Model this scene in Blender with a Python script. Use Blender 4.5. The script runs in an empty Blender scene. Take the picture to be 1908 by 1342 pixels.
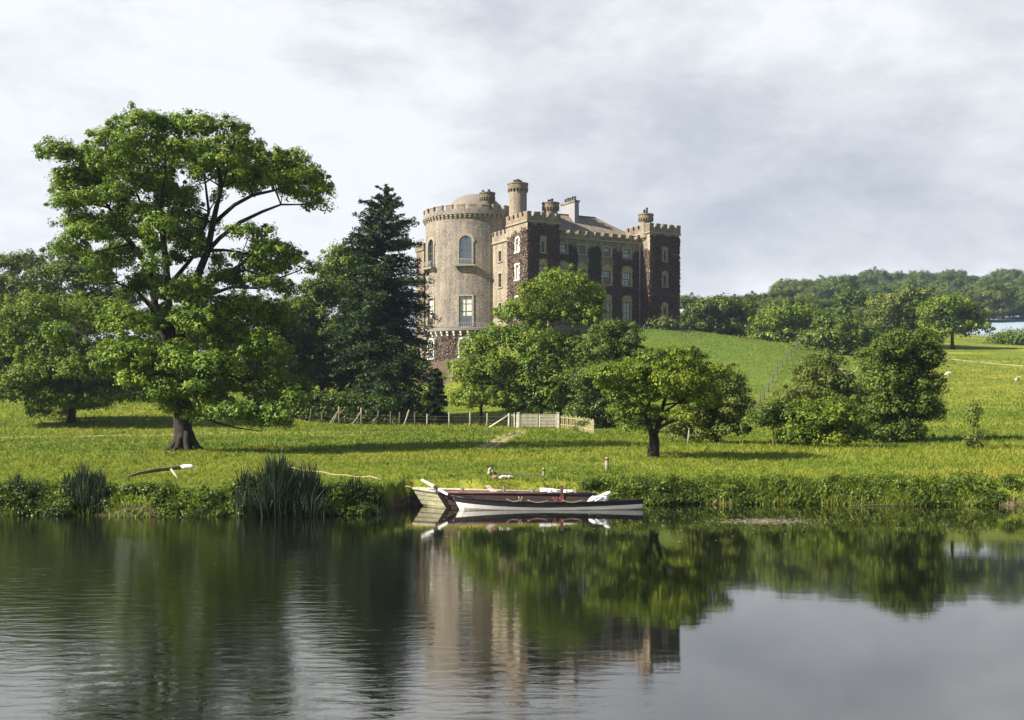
import bpy, math, numpy as np
from mathutils import Vector
R = math.radians
S = bpy.context.scene
COL = S.collection

# ------------------------------------------------------------------ camera, sky, sun, exposure
F, HX, HY, CAMZ = 2350.0, 954.0, 806.0, 2.45          # focal length in photo pixels, principal column, horizon row, eye height above the river
cam_d = bpy.data.cameras.new('camera'); cam = bpy.data.objects.new('camera', cam_d); COL.objects.link(cam)
cam.location = (0, 0, CAMZ); cam.rotation_euler = (R(90), 0, 0)
cam_d.sensor_width = 36; cam_d.lens = 36 * F / 1908; cam_d.shift_y = (HY - 671) / 1908
cam_d.clip_start = .1; cam_d.clip_end = 6000
S.camera = cam
SUN_EL, SUN_AZ = 36.0, 201.0                          # azimuth of the sun, degrees counter-clockwise from +X (left, a little towards the viewer)
sun_d = bpy.data.lights.new('sun', 'SUN'); sun = bpy.data.objects.new('sun', sun_d); COL.objects.link(sun)
sun_d.energy = 5.0; sun_d.angle = R(.5); sun_d.color = (1, .93, .82)
sdir = Vector((math.cos(R(SUN_EL)) * math.cos(R(SUN_AZ)), math.cos(R(SUN_EL)) * math.sin(R(SUN_AZ)), math.sin(R(SUN_EL))))
sun.rotation_euler = sdir.to_track_quat('Z', 'Y').to_euler(); sun.location = (-100, 0, 120)
S.view_settings.view_transform = 'Standard'; S.view_settings.look = 'None'
S.view_settings.exposure = 1.2; S.view_settings.gamma = 1.0
S.cycles.max_bounces = 6; S.cycles.transparent_max_bounces = 4; S.cycles.use_denoising = True
S.cycles.volume_bounces = 0

def nd(nt, typ, ins=None, **kw):
    n = nt.nodes.new(typ)
    for k, v in kw.items(): setattr(n, k, v)
    for k, v in (ins or {}).items():
        if isinstance(v, tuple) and len(v) == 2 and hasattr(v[0], 'outputs'): nt.links.new(v[0].outputs[v[1]], n.inputs[k])
        elif hasattr(v, 'outputs'): nt.links.new(v.outputs[0], n.inputs[k])
        else: n.inputs[k].default_value = v
    return n
def ramp(nt, src, stops, interp='LINEAR'):
    r = nt.nodes.new('ShaderNodeValToRGB'); cr = r.color_ramp; cr.interpolation = interp
    while len(cr.elements) < len(stops): cr.elements.new(.5)
    for e, (p, c) in zip(cr.elements, stops):
        e.position = p; e.color = (*c, 1) if len(c) == 3 else c
    if isinstance(src, tuple): nt.links.new(src[0].outputs[src[1]], r.inputs[0])
    else: nt.links.new(src.outputs[0], r.inputs[0])
    return r
def g3(v): return (v, v, v)

def make_world():
    W = bpy.data.worlds.new('World'); S.world = W; W.use_nodes = True
    nt = W.node_tree; nt.nodes.clear()
    tc = nt.nodes.new('ShaderNodeTexCoord')
    sky = nt.nodes.new('ShaderNodeTexSky'); sky.sky_type = 'NISHITA'; sky.sun_disc = False
    sky.sun_elevation = R(SUN_EL); sky.sun_rotation = R(90 - SUN_AZ)
    bg1 = nd(nt, 'ShaderNodeBackground', {'Color': sky, 'Strength': .05})
    sep = nd(nt, 'ShaderNodeSeparateXYZ', {0: (tc, 'Generated')})
    mp = nd(nt, 'ShaderNodeMapping', {'Vector': (tc, 'Generated'), 'Location': (.35, .1, .22), 'Scale': (2.4, 2.4, 5.2)})
    n1 = nd(nt, 'ShaderNodeTexNoise', {'Vector': mp, 'Scale': 1.25, 'Detail': 10, 'Roughness': .62, 'Distortion': .15})
    mp2 = nd(nt, 'ShaderNodeMapping', {'Vector': (tc, 'Generated'), 'Location': (2.3, 1.7, .6), 'Scale': (7, 7, 16)})
    n2 = nd(nt, 'ShaderNodeTexNoise', {'Vector': mp2, 'Scale': 1.2, 'Detail': 9, 'Roughness': .62})
    a = nd(nt, 'ShaderNodeMath', {0: n2, 1: .34}, operation='MULTIPLY')
    b = nd(nt, 'ShaderNodeMath', {0: n1, 1: a}, operation='ADD')
    gx = nd(nt, 'ShaderNodeMath', {0: (sep, 'X'), 1: -.14}, operation='MULTIPLY')
    c = nd(nt, 'ShaderNodeMath', {0: b, 1: gx}, operation='ADD')
    lo = nd(nt, 'ShaderNodeMapRange', {'Value': (sep, 'Z'), 'From Min': .075, 'From Max': .165, 'To Min': .165, 'To Max': 0.})
    hi = nd(nt, 'ShaderNodeMapRange', {'Value': (sep, 'Z'), 'From Min': .14, 'From Max': .30, 'To Min': .0, 'To Max': .06})
    c2 = nd(nt, 'ShaderNodeMath', {0: nd(nt, 'ShaderNodeMath', {0: c, 1: lo}, operation='ADD'), 1: hi}, operation='ADD')
    bx = nd(nt, 'ShaderNodeMath', {0: nd(nt, 'ShaderNodeMath', {0: (sep, 'X'), 1: -.2}, operation='ADD'), 1: 4.2}, operation='MULTIPLY')
    bz = nd(nt, 'ShaderNodeMath', {0: nd(nt, 'ShaderNodeMath', {0: (sep, 'Z'), 1: -.215}, operation='ADD'), 1: 17.}, operation='MULTIPLY')
    bq = nd(nt, 'ShaderNodeMath', {0: nd(nt, 'ShaderNodeMath', {0: bx, 1: bx}, operation='MULTIPLY'), 1: nd(nt, 'ShaderNodeMath', {0: bz, 1: bz}, operation='MULTIPLY')}, operation='ADD')
    be = nd(nt, 'ShaderNodeMath', {0: .37, 1: bq}, operation='POWER')
    c2 = nd(nt, 'ShaderNodeMath', {0: c2, 1: nd(nt, 'ShaderNodeMath', {0: be, 1: -.105}, operation='MULTIPLY')}, operation='ADD')
    cr = ramp(nt, c2, [(.46, (.385, .415, .475)), (.57, (.475, .50, .55)), (.66, (.565, .585, .62)), (.77, (.69, .71, .735))])
    bg2 = nd(nt, 'ShaderNodeBackground', {'Color': cr, 'Strength': .60})
    fac = nd(nt, 'ShaderNodeMapRange', {'Value': (sep, 'Y'), 'From Min': .15, 'From Max': .6}, interpolation_type='SMOOTHSTEP')
    fz = nd(nt, 'ShaderNodeMapRange', {'Value': (sep, 'Z'), 'From Min': .55, 'From Max': .9, 'To Min': 1., 'To Max': 0.})
    fm = nd(nt, 'ShaderNodeMath', {0: fac, 1: fz}, operation='MULTIPLY')
    mx = nd(nt, 'ShaderNodeMixShader', {0: fm, 1: bg1, 2: bg2})
    out = nt.nodes.new('ShaderNodeOutputWorld'); nt.links.new(mx.outputs[0], out.inputs[0])
make_world()

# ------------------------------------------------------------------ helpers
def P(px, py, Y): return Vector(((px - HX) / F * Y, Y, CAMZ + (HY - py) / F * Y))
def X(px, Y): return (px - HX) / F * Y
def Z(py, Y): return CAMZ + (HY - py) / F * Y
def tag(o, label=None, cat=None, group=None, kind=None):
    if label: o['label'] = label
    if cat: o['category'] = cat
    if group: o['group'] = group
    if kind: o['kind'] = kind
    return o
def empty(name, loc, label, cat, group=None):
    o = bpy.data.objects.new(name, None); COL.objects.link(o); o.location = loc; o.empty_display_size = .2
    return tag(o, label, cat, group)
def kids(o): return [c for c in bpy.data.objects if c.parent == o]
def copy_tree(o, parent=None):
    c = o.copy(); COL.objects.link(c); c.parent = parent
    for ch in kids(o): copy_tree(ch, c)
    return c

class MB:
    """collects faces; build() links them as ONE mesh object"""
    def __init__(s): s.v = []; s.f = []; s.m = []; s.uv = []; s.sm = []
    def face(s, pts, mi=0, uv=None, smooth=False):
        i = len(s.v); s.v += [tuple(p) for p in pts]; s.f.append(tuple(range(i, i + len(pts)))); s.m.append(mi); s.sm.append(smooth)
        s.uv += list(uv) if uv else [(p[0] + p[1], p[2]) for p in pts]
    def hexa(s, b, t, mi=0):
        n = len(b); s.face(list(reversed(b)), mi); s.face(t, mi)
        for i in range(n):
            j = (i + 1) % n; s.face([b[i], b[j], t[j], t[i]], mi)
    def box(s, x0, x1, y0, y1, z0, z1, mi=0):
        s.hexa([(x0, y0, z0), (x1, y0, z0), (x1, y1, z0), (x0, y1, z0)], [(x0, y0, z1), (x1, y0, z1), (x1, y1, z1), (x0, y1, z1)], mi)
    def fbox(s, fr, t0, t1, s0, s1, z0, z1, mi=0):
        q = [(t0, s0), (t1, s0), (t1, s1), (t0, s1)]
        s.hexa([fr(a, b, z0) for a, b in q], [fr(a, b, z1) for a, b in q], mi)
    def tube(s, pts, rad, n=6, mi=0, smooth=True, cap=True):
        pts = [Vector(p) for p in pts]; k = len(pts)
        if not hasattr(rad, '__len__'): rad = [rad] * k
        rings = []; ref = Vector((.13, .31, .94))
        base = len(s.v)
        for i, p in enumerate(pts):
            d = (pts[min(i + 1, k - 1)] - pts[max(i - 1, 0)]).normalized()
            a = d.cross(ref)
            if a.length < 1e-3: a = d.cross(Vector((1, 0, 0)))
            a.normalize(); b = d.cross(a)
            for j in range(n):
                th = 2 * math.pi * j / n; q = p + (a * math.cos(th) + b * math.sin(th)) * rad[i]
                s.v.append(tuple(q))
        for i in range(k - 1):
            for j in range(n):
                a = base + i * n + j; b = base + i * n + (j + 1) % n
                s.f.append((a, b, b + n, a + n)); s.m.append(mi); s.sm.append(smooth)
                s.uv += [(j / n, i), ((j + 1) / n, i), ((j + 1) / n, i + 1), (j / n, i + 1)]
        if cap:
            s.f.append(tuple(base + j for j in reversed(range(n)))); s.m.append(mi); s.sm.append(False); s.uv += [(0, 0)] * n
            s.f.append(tuple(base + (k - 1) * n + j for j in range(n))); s.m.append(mi); s.sm.append(False); s.uv += [(0, 0)] * n
    def lathe(s, cx, cy, prof, n=32, mi=0, smooth=True, a0=0., a1=2 * math.pi):
        full = abs(a1 - a0 - 2 * math.pi) < 1e-6
        for (r0, z0), (r1, z1) in zip(prof[:-1], prof[1:]):
            for j in range(n):
                t0 = a0 + (a1 - a0) * j / n; t1 = a0 + (a1 - a0) * (j + 1) / n
                q = lambda r, t, z: (cx + r * math.cos(t), cy + r * math.sin(t), z)
                rr = max(r0, r1, .01)
                pts = [q(r0, t0, z0), q(r0, t1, z0), q(r1, t1, z1), q(r1, t0, z1)]
                uv = [(t0 * rr, z0 + r0), (t1 * rr, z0 + r0), (t1 * rr, z1 + r1 * 0 + r0), (t0 * rr, z1 + r0)]
                if r1 < 1e-4: pts, uv = pts[:3], uv[:3]
                elif r0 < 1e-4: pts, uv = [pts[0], pts[2], pts[3]], [uv[0], uv[2], uv[3]]
                s.face(pts, mi, uv, smooth)
    def prism(s, poly, org, ax, az, nrm, d0, d1, mi=0):
        """polygon (a, b) in the plane org + ax*a + az*b, extruded from nrm*d0 to nrm*d1"""
        f = lambda a, b, d: tuple(org + ax * a + az * b + nrm * d)
        n = len(poly)
        s.face([f(a, b, d1) for a, b in poly], mi); s.face([f(a, b, d0) for a, b in reversed(poly)], mi)
        for i in range(n):
            a, b = poly[i]; c, d = poly[(i + 1) % n]
            s.face([f(a, b, d0), f(c, d, d0), f(c, d, d1), f(a, b, d1)], mi)
    def build(s, name, mats, parent=None, merge=False):
        me = bpy.data.meshes.new(name)
        off = Vector((0, 0, 0)); p = parent
        while p is not None: off += p.location; p = p.parent
        vv = np.array(s.v, dtype=np.float32) - np.array(off, dtype=np.float32)
        me.from_pydata([tuple(map(float, a)) for a in vv], [], s.f)
        me.polygons.foreach_set('material_index', s.m); me.polygons.foreach_set('use_smooth', s.sm)
        ul = me.uv_layers.new(name='UVMap'); ul.data.foreach_set('uv', np.array(s.uv, dtype=np.float32).ravel())
        if merge:
            import bmesh
            bm = bmesh.new(); bm.from_mesh(me); bmesh.ops.remove_doubles(bm, verts=bm.verts, dist=1e-4); bm.to_mesh(me); bm.free()
        for m in (mats if isinstance(mats, (list, tuple)) else [mats]): me.materials.append(m)
        me.update()
        o = bpy.data.objects.new(name, me); COL.objects.link(o); o.parent = parent
        return o

def poly_mesh(name, verts, mat, parent, tint, nper=4):
    """N separate faces of nper corners, verts (N*nper,3), with a face attribute 'tint'"""
    off = Vector((0, 0, 0)); p = parent
    while p is not None: off += p.location; p = p.parent
    verts = np.asarray(verts, dtype=np.float32).reshape(-1, 3) - np.array(off, dtype=np.float32)
    n = len(verts) // nper
    me = bpy.data.meshes.new(name)
    me.vertices.add(len(verts)); me.vertices.foreach_set('co', verts.ravel())
    me.loops.add(len(verts)); me.loops.foreach_set('vertex_index', np.arange(len(verts), dtype=np.int32))
    me.polygons.add(n); me.polygons.foreach_set('loop_start', np.arange(n, dtype=np.int32) * nper)
    a = me.attributes.new('tint', 'FLOAT', 'FACE'); a.data.foreach_set('value', np.clip(tint, 0, 1).astype(np.float32))
    me.update(calc_edges=True); me.materials.append(mat)
    o = bpy.data.objects.new(name, me); COL.objects.link(o); o.parent = parent
    return o
def unit(a): return a / np.maximum(np.linalg.norm(a, axis=-1, keepdims=True), 1e-9)
def leaf_quads(c, nrm, size, rng, aspect=.55):
    n = len(c); r = rng.normal(size=(n, 3)); t = unit(np.cross(nrm, r)); b = np.cross(nrm, t)
    l = size[:, None] * .5; w = l * aspect
    bend = nrm * l * .25
    return np.stack([c - t * l - bend, c + b * w, c + t * l - bend, c - b * w], 1).reshape(-1, 3)
SEEDS = np.random.default_rng(77)
WK = [(SEEDS.normal(size=2) * k, SEEDS.uniform(0, 6.28)) for k in (.06, .09, .13, .2, .3, .45, .7, 1.0)]
def wob(x, y, s=1.0):
    r = 0
    for i, (k, p) in enumerate(WK): r = r + np.sin(x * k[0] * s + y * k[1] * s + p) / (1 + .35 * i)
    return r / 4.0

# ------------------------------------------------------------------ materials
def new_mat(name):
    m = bpy.data.materials.new(name); m.use_nodes = True; nt = m.node_tree
    return m, nt, nt.nodes['Principled BSDF']
def leaf_mat(name, cols, trans=.3, rough=.5):
    m, nt, b = new_mat(name)
    at = nd(nt, 'ShaderNodeAttribute', attribute_name='tint')
    n = len(cols); cr = ramp(nt, (at, 'Fac'), [(i / (n - 1), c) for i, c in enumerate(cols)])
    nt.links.new(cr.outputs[0], b.inputs['Base Color']); b.inputs['Roughness'].default_value = rough
    b.inputs['Specular IOR Level'].default_value = .25
    tr = nd(nt, 'ShaderNodeBsdfTranslucent', {'Color': cr})
    mx = nd(nt, 'ShaderNodeMixShader', {0: trans, 1: b, 2: tr})
    nt.links.new(mx.outputs[0], nt.nodes['Material Output'].inputs[0])
    return m
def plain(name, col, rough=.7, var=.25, scale=6., bump=.0, metal=0., stretch=(1, 1, 1), spec=.3):
    m, nt, b = new_mat(name)
    tc = nt.nodes.new('ShaderNodeTexCoord')
    mp = nd(nt, 'ShaderNodeMapping', {'Vector': (tc, 'Object'), 'Scale': stretch})
    n = nd(nt, 'ShaderNodeTexNoise', {'Vector': mp, 'Scale': scale, 'Detail': 6, 'Roughness': .6})
    cr = ramp(nt, n, [(.3, tuple(c * (1 - var) for c in col)), (.7, tuple(min(1, c * (1 + var)) for c in col))])
    nt.links.new(cr.outputs[0], b.inputs['Base Color'])
    b.inputs['Roughness'].default_value = rough; b.inputs['Metallic'].default_value = metal; b.inputs['Specular IOR Level'].default_value = spec
    if bump:
        bp = nd(nt, 'ShaderNodeBump', {'Height': n, 'Strength': bump, 'Distance': .05}); nt.links.new(bp.outputs[0], b.inputs['Normal'])
    return m
def stone_mat(name, c1, c2, c3, bw=.75, bh=.3, mortar=(.2, .18, .15), bump=.6):
    m, nt, b = new_mat(name)
    uv = nt.nodes.new('ShaderNodeTexCoord')
    br = nd(nt, 'ShaderNodeTexBrick', {'Vector': (uv, 'UV'), 'Color1': (*c1, 1), 'Color2': (*c2, 1), 'Mortar': (*mortar, 1), 'Scale': 1.0,
            'Mortar Size': .022, 'Mortar Smooth': .3, 'Bias': 0., 'Brick Width': bw, 'Row Height': bh})
    n = nd(nt, 'ShaderNodeTexNoise', {'Vector': (uv, 'Object'), 'Scale': .32, 'Detail': 8, 'Roughness': .62})
    n2 = nd(nt, 'ShaderNodeTexNoise', {'Vector': (uv, 'UV'), 'Scale': 3.2, 'Detail': 5, 'Roughness': .7})
    v = nd(nt, 'ShaderNodeTexVoronoi', {'Vector': (uv, 'UV'), 'Scale': 1.9})
    cv = ramp(nt, (v, 'Color'), [(.2, c1), (.5, c2), (.8, c3)])
    k = nd(nt, 'ShaderNodeMix', {0: .5, 6: br, 7: cv}, data_type='RGBA')
    f = ramp(nt, n, [(.35, g3(0)), (.7, g3(1))])
    k2 = nd(nt, 'ShaderNodeMix', {0: f, 6: (k, 2), 7: (*c3, 1)}, data_type='RGBA')
    hs = nd(nt, 'ShaderNodeMapRange', {'Value': n2, 'From Min': .28, 'From Max': .72, 'To Min': .42, 'To Max': 1.5})
    ms = nd(nt, 'ShaderNodeMapping', {'Vector': (uv, 'UV'), 'Scale': (1.1, .09, 1)})
    n5 = nd(nt, 'ShaderNodeTexNoise', {'Vector': ms, 'Scale': 1., 'Detail': 6, 'Roughness': .6})
    st = nd(nt, 'ShaderNodeMapRange', {'Value': n5, 'From Min': .35, 'From Max': .65, 'To Min': .72, 'To Max': 1.15})
    hs2 = nd(nt, 'ShaderNodeMath', {0: hs, 1: st}, operation='MULTIPLY')
    mul = nd(nt, 'ShaderNodeVectorMath', {0: (k2, 2), 1: hs2}, operation='MULTIPLY')
    nt.links.new(mul.outputs[0], b.inputs['Base Color']); b.inputs['Roughness'].default_value = .9; b.inputs['Specular IOR Level'].default_value = .15
    bp = nd(nt, 'ShaderNodeBump', {'Height': (br, 'Fac'), 'Strength': bump, 'Distance': .05}, invert=True)
    bp2 = nd(nt, 'ShaderNodeBump', {'Height': n2, 'Strength': .7, 'Distance': .08, 'Normal': bp})
    nt.links.new(bp2.outputs[0], b.inputs['Normal'])
    return m

M = {}
M['leaf_ash'] = leaf_mat('ash_leaves', [(0.039, 0.089, 0.011), (0.099, 0.181, 0.020), (0.209, 0.297, 0.029), (0.309, 0.361, 0.040)], .32)
M['leaf_sycamore'] = leaf_mat('sycamore_leaves', [(0.036, 0.075, 0.008), (0.090, 0.156, 0.014), (0.195, 0.256, 0.020), (0.293, 0.303, 0.028)], .3)
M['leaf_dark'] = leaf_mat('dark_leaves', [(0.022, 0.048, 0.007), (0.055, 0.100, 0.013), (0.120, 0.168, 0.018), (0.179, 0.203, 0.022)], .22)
M['leaf_light'] = leaf_mat('light_leaves', [(0.056, 0.114, 0.013), (0.121, 0.204, 0.024), (0.235, 0.297, 0.032), (0.335, 0.346, 0.047)], .33)
M['leaf_needle'] = leaf_mat('needles', [(0.011, 0.027, 0.008), (0.024, 0.053, 0.012), (0.044, 0.079, 0.016), (0.072, 0.100, 0.020)], .08)
M['leaf_olive'] = leaf_mat('olive_leaves', [(0.052, 0.081, 0.013), (0.104, 0.138, 0.022), (0.156, 0.188, 0.029), (0.208, 0.219, 0.039)], .25)
M['creeper_red'] = leaf_mat('creeper_red', [(0.042, 0.018, 0.015), (0.082, 0.033, 0.026), (0.115, 0.046, 0.034), (0.14, 0.065, 0.045)], .15)
M['creeper_mixed'] = leaf_mat('creeper_mixed', [(0.085, 0.055, 0.042), (0.135, 0.085, 0.068), (0.125, 0.088, 0.056), (0.15, 0.135, 0.05)], .15)
M['creeper_dark'] = leaf_mat('creeper_dark', [(0.012, 0.018, 0.010), (0.027, 0.033, 0.016), (0.045, 0.053, 0.021), (0.068, 0.068, 0.026)], .12)
M['grass'] = leaf_mat('grass_blades', [(0.055, 0.105, 0.010), (0.121, 0.180, 0.014), (0.220, 0.250, 0.022), (0.363, 0.310, 0.050)], .35, .6)
M['bank_leaf'] = leaf_mat('bank_plants', [(0.03, 0.065, 0.008), (0.085, 0.14, 0.015), (0.16, 0.215, 0.022), (0.26, 0.28, 0.05)], .3)
M['reed'] = leaf_mat('reed_blades', [(.008, .016, .008), (.016, .032, .012), (.03, .05, .018), (.09, .1, .04)], .15)
M['bark'] = plain('bark', (.055, .043, .03), .95, .5, 3.5, .8, stretch=(1, 1, .35))
M['bark_dark'] = plain('dark_bark', (.03, .024, .018), .95, .5, 3.5, .8, stretch=(1, 1, .35))
M['bark_pale'] = plain('pale_bark', (.14, .11, .075), .9, .35, 4., .5, stretch=(1, 1, .35))
M['dead_wood'] = plain('bleached_wood', (.38, .33, .26), .85, .3, 5., .4)
M['stone'] = stone_mat('rubble_stone', (.24, .205, .172), (.145, .128, .115), (.31, .262, .208))
M['stone_pale'] = stone_mat('pale_ashlar', (.28, .235, .18), (.215, .18, .14), (.32, .265, .195), .9, .4, (.2, .17, .13), .3)
M['stone_grey'] = stone_mat('grey_weathered_stone', (.21, .165, .125), (.15, .12, .095), (.26, .205, .14), .7, .33, (.15, .13, .11), .4)
M['dress'] = plain('dressed_stone', (.29, .25, .185), .85, .25, 3., .3)
M['dress_white'] = plain('painted_stone', (.62, .60, .55), .8, .12, 3., .2)
M['dress_ochre'] = plain('lichened_stone', (.34, .27, .15), .85, .3, 3., .3)
M['slate'] = stone_mat('slate_roof', (.27, .20, .165), (.21, .16, .135), (.32, .25, .175), .35, .28, (.1, .08, .07), .5)
M['lead'] = plain('lead_dome', (.20, .165, .135), .75, .15, .8, .15)
M['render_white'] = plain('white_render', (.25, .25, .26), .85, .1, 1.5, .1)
M['pot'] = plain('clay_pot', (.05, .04, .035), .9, .3, 4.)
M['soot_stone'] = stone_mat('sooty_stone', (.14, .12, .09), (.10, .085, .065), (.17, .15, .09), .5, .3, (.06, .05, .04), .5)
M['frame'] = plain('window_paint', (.55, .54, .50), .55, .08, 3.)
M['frame_dark'] = plain('dark_sash', (.10, .095, .09), .6, .15, 3.)
M['iron'] = plain('iron_paint', (.30, .30, .29), .6, .15, 3.)
M['blind_red'] = plain('brown_blind', (.24, .135, .10), .8, .15, 2.)
M['blind_and_sheen'] = plain('white_blind_and_sheen', (.55, .53, .48), .8, .1, 2.)  # white blinds, also the panes' sky reflection put into colour
m, nt, b = new_mat('window_glass'); b.inputs['Base Color'].default_value = (.02, .024, .028, 1); b.inputs['Roughness'].default_value = .06
b.inputs['IOR'].default_value = 2.2; b.inputs['Specular IOR Level'].default_value = .8
n = nd(nt, 'ShaderNodeTexNoise', {'Scale': 1.3, 'Detail': 2}); bp = nd(nt, 'ShaderNodeBump', {'Height': n, 'Strength': .15, 'Distance': .1}); nt.links.new(bp.outputs[0], b.inputs['Normal'])
M['glass'] = m
M['post'] = plain('weathered_post', (.30, .26, .19), .9, .3, 8., .3)
M['post_dark'] = plain('dark_post', (.10, .08, .055), .9, .3, 8., .3)
M['gate_white'] = plain('limewashed_wood', (.62, .56, .47), .8, .18, 6., .2)
M['picket'] = plain('yellowed_paling', (.48, .42, .22), .85, .2, 6., .2)
M['wire'] = plain('wire', (.12, .11, .10), .6, .2, 3.)
M['hull_black'] = plain('black_paint', (.012, .011, .012), .45, .4, 5., .05, spec=.4)
M['hull_white'] = plain('white_hull_paint', (.68, .67, .63), .5, .14, 4., .05, stretch=(.4, 1, 3))
M['hull_grey'] = plain('grey_strake', (.42, .41, .37), .6, .22, 4., .05, stretch=(.4, 1, 3))
M['hull_olive'] = plain('olive_planks', (.33, .315, .20), .75, .3, 5., .2, stretch=(.4, 1, 3))
M['hull_shade'] = plain('shaded_planks', (.055, .035, .03), .75, .35, 5., .2, stretch=(.4, 1, 3))  # punt's sides: their shade put into a darker plank colour
M['rim_red'] = plain('worn_red_rim', (.13, .06, .06), .7, .4, 4., .1)
M['rim_pale'] = plain('worn_pale_rim', (.36, .31, .25), .7, .3, 6., .1)
M['inside'] = plain('boat_lining', (.10, .065, .045), .8, .3, 6., .1)
M['cloth'] = plain('white_cloth', (.82, .81, .78), .85, .05, 7., .25)
M['cloth_pink'] = plain('pink_cloth', (.55, .2, .28), .85, .15, 7., .25)
M['red'] = plain('red_cushion', (.33, .05, .04), .7, .2, 7., .1)
M['rope'] = plain('rope', (.33, .27, .18), .9, .3, 30.)
M['wool'] = plain('wool', (.62, .58, .48), .95, .15, 12., .4)
M['soil'] = plain('bare_soil', (.16, .115, .08), .95, .3, 4., .5)
M['track'] = plain('worn_track', (.29, .245, .11), .95, .35, 3., .5)
M['path_pale'] = plain('pale_path', (.30, .28, .12), .95, .2, 1., .3)

# ------------------------------------------------------------------ terrain
CP = [  # photo column, photo row, distance -> a height the ground passes through
 (-300, 895, 42), (0, 899, 42), (300, 897, 42), (600, 897, 42), (900, 893, 44), (1200, 893, 45), (1500, 894, 45), (1908, 893, 44), (2300, 893, 44),
 (-300, 842, 64), (0, 843, 64), (345, 840, 64), (800, 841, 64), (1218, 851, 57.5), (1500, 836, 68), (1908, 838, 66), (2300, 838, 66),
 (-300, 818, 85), (0, 818, 85), (300, 812, 88), (600, 807, 92), (950, 808, 95), (1105, 809, 105), (1340, 822, 78), (1520, 826, 80), (1675, 822, 80), (1800, 815, 82), (2100, 815, 82),
 (-100, 770, 108), (133, 775, 105), (0, 735, 130), (-200, 720, 135), (290, 748, 132), (480, 775, 115),
 (600, 789, 116), (800, 794, 116), (950, 797, 113), (1040, 798, 113), (1200, 797, 113), (1300, 788, 113), (1420, 790, 112),
 (1600, 775, 112), (1800, 765, 115), (2100, 760, 115),
 (0, 698, 155), (-300, 680, 155), (300, 725, 160), (560, 740, 165), (700, 750, 165), (840, 752, 170), (840, 715, 205), (850, 668, 231), (760, 690, 231), (930, 660, 222),
 (1000, 740, 160), (1200, 735, 150), (1420, 742, 150), (1330, 690, 178), (1000, 660, 205), (1200, 660, 195), (1100, 616, 222), (1200, 616, 222), (1290, 623, 222), (1400, 634, 218), (1490, 649, 208), (1560, 690, 170),
 (1000, 606, 245), (1200, 605, 245), (1300, 616, 250), (800, 660, 260), (1800, 705, 172), (2100, 700, 172), (1650, 720, 165), (1760, 668, 225), (1908, 668, 225), (1760, 652, 252), (1908, 652, 252), (2200, 650, 252), (1600, 655, 235),
 (1400, 637, 262), (1550, 640, 280), (0, 670, 220), (-300, 660, 220), (300, 690, 240), (560, 690, 250),
 (1300, 610, 350), (1500, 598, 350), (1700, 622, 330), (1908, 640, 330), (2200, 640, 330), (1000, 620, 350), (500, 660, 350), (0, 650, 350),
 (1400, 590, 480), (1700, 612, 450), (1908, 619, 450), (2200, 615, 450), (900, 620, 480), (300, 650, 480),
 (1500, 575, 620), (1700, 590, 590), (1908, 588, 590), (2200, 585, 590), (900, 620, 620), (0, 650, 620),
 (1600, 555, 800), (1908, 548, 800), (2200, 545, 800), (900, 630, 900), (0, 660, 900), (1300, 600, 900), (1800, 570, 1400), (900, 680, 1400), (0, 690, 1400), (2300, 570, 1400)]
def ab(x, y):
    px = np.clip(x / np.maximum(y, 20) * F + HX, -700, 2600); return np.stack([px / 500., np.log(np.maximum(y, 20)) * 2.6], -1)
cp = np.array(CP, float); cpx = (cp[:, 0] - HX) / F * cp[:, 2]; cpz = CAMZ + (HY - cp[:, 1]) / F * cp[:, 2]
A_ = ab(cpx, cp[:, 2])
def ker(a, b):
    d = np.sqrt(((a[:, None] - b[None]) ** 2).sum(-1)); return np.where(d > 1e-9, d * d * np.log(d + 1e-12), 0)
n_ = len(A_); scale_ = 1.0 / cp[:, 2]                     # interpolate z / distance so near ground keeps its precision
K_ = ker(A_, A_) + np.eye(n_) * .02; Pm = np.concatenate([np.ones((n_, 1)), A_], 1)
L_ = np.block([[K_, Pm], [Pm.T, np.zeros((3, 3))]])
sol = np.linalg.solve(L_, np.concatenate([cpz * scale_, np.zeros(3)]))
WX = [-60, X(0, 38), X(430, 37), X(620, 37.4), X(705, 38.6), X(757, 42.3), X(1140, 42.8), X(1190, 42.6), X(1400, 43.4), X(1908, 42), 60]
WY = [37.5, 37.4, 36.6, 37.4, 38.6, 42.3, 42.6, 42.6, 43.2, 42, 42]
def shore(x): return np.interp(x, WX, WY) + .25 * np.sin(x * 1.3) + .15 * np.sin(x * 3.1 + 1)
def H(x, y):
    x = np.asarray(x, float); y = np.asarray(y, float); sh = x.shape
    xf = x.ravel(); yf = y.ravel(); out = np.empty_like(xf)
    for i in range(0, len(xf), 4000):
        q = ab(xf[i:i + 4000], yf[i:i + 4000]); out[i:i + 4000] = (ker(q, A_) @ sol[:n_] + sol[n_] + q @ sol[n_ + 1:]) * np.maximum(yf[i:i + 4000], 20)
    out += .05 * wob(xf * 2, yf * 2) * np.clip((yf - 42) / 6, 0, 1)
    d = yf - shore(xf)                                    # bank: from the river bed up to the meadow
    k = np.clip((d + .3) / 1.15, 0, 1); k = k * k * (3 - 2 * k)
    out = np.where(d < -.3, np.maximum(-1.6, -.12 + .5 * (d + .3)), -.12 + (np.maximum(out, .45) + .12) * k)
    near = np.clip((-1.5 - yf) / 3, 0, 1)
    out = np.where(yf < 5, -1.6 + 2.6 * near, out)
    return out.reshape(sh)
def Hz(x, y): return float(H(np.array([x]), np.array([y]))[0])
def G(px, Y): x = X(px, Y); return Vector((x, Y, Hz(x, Y)))

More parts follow.
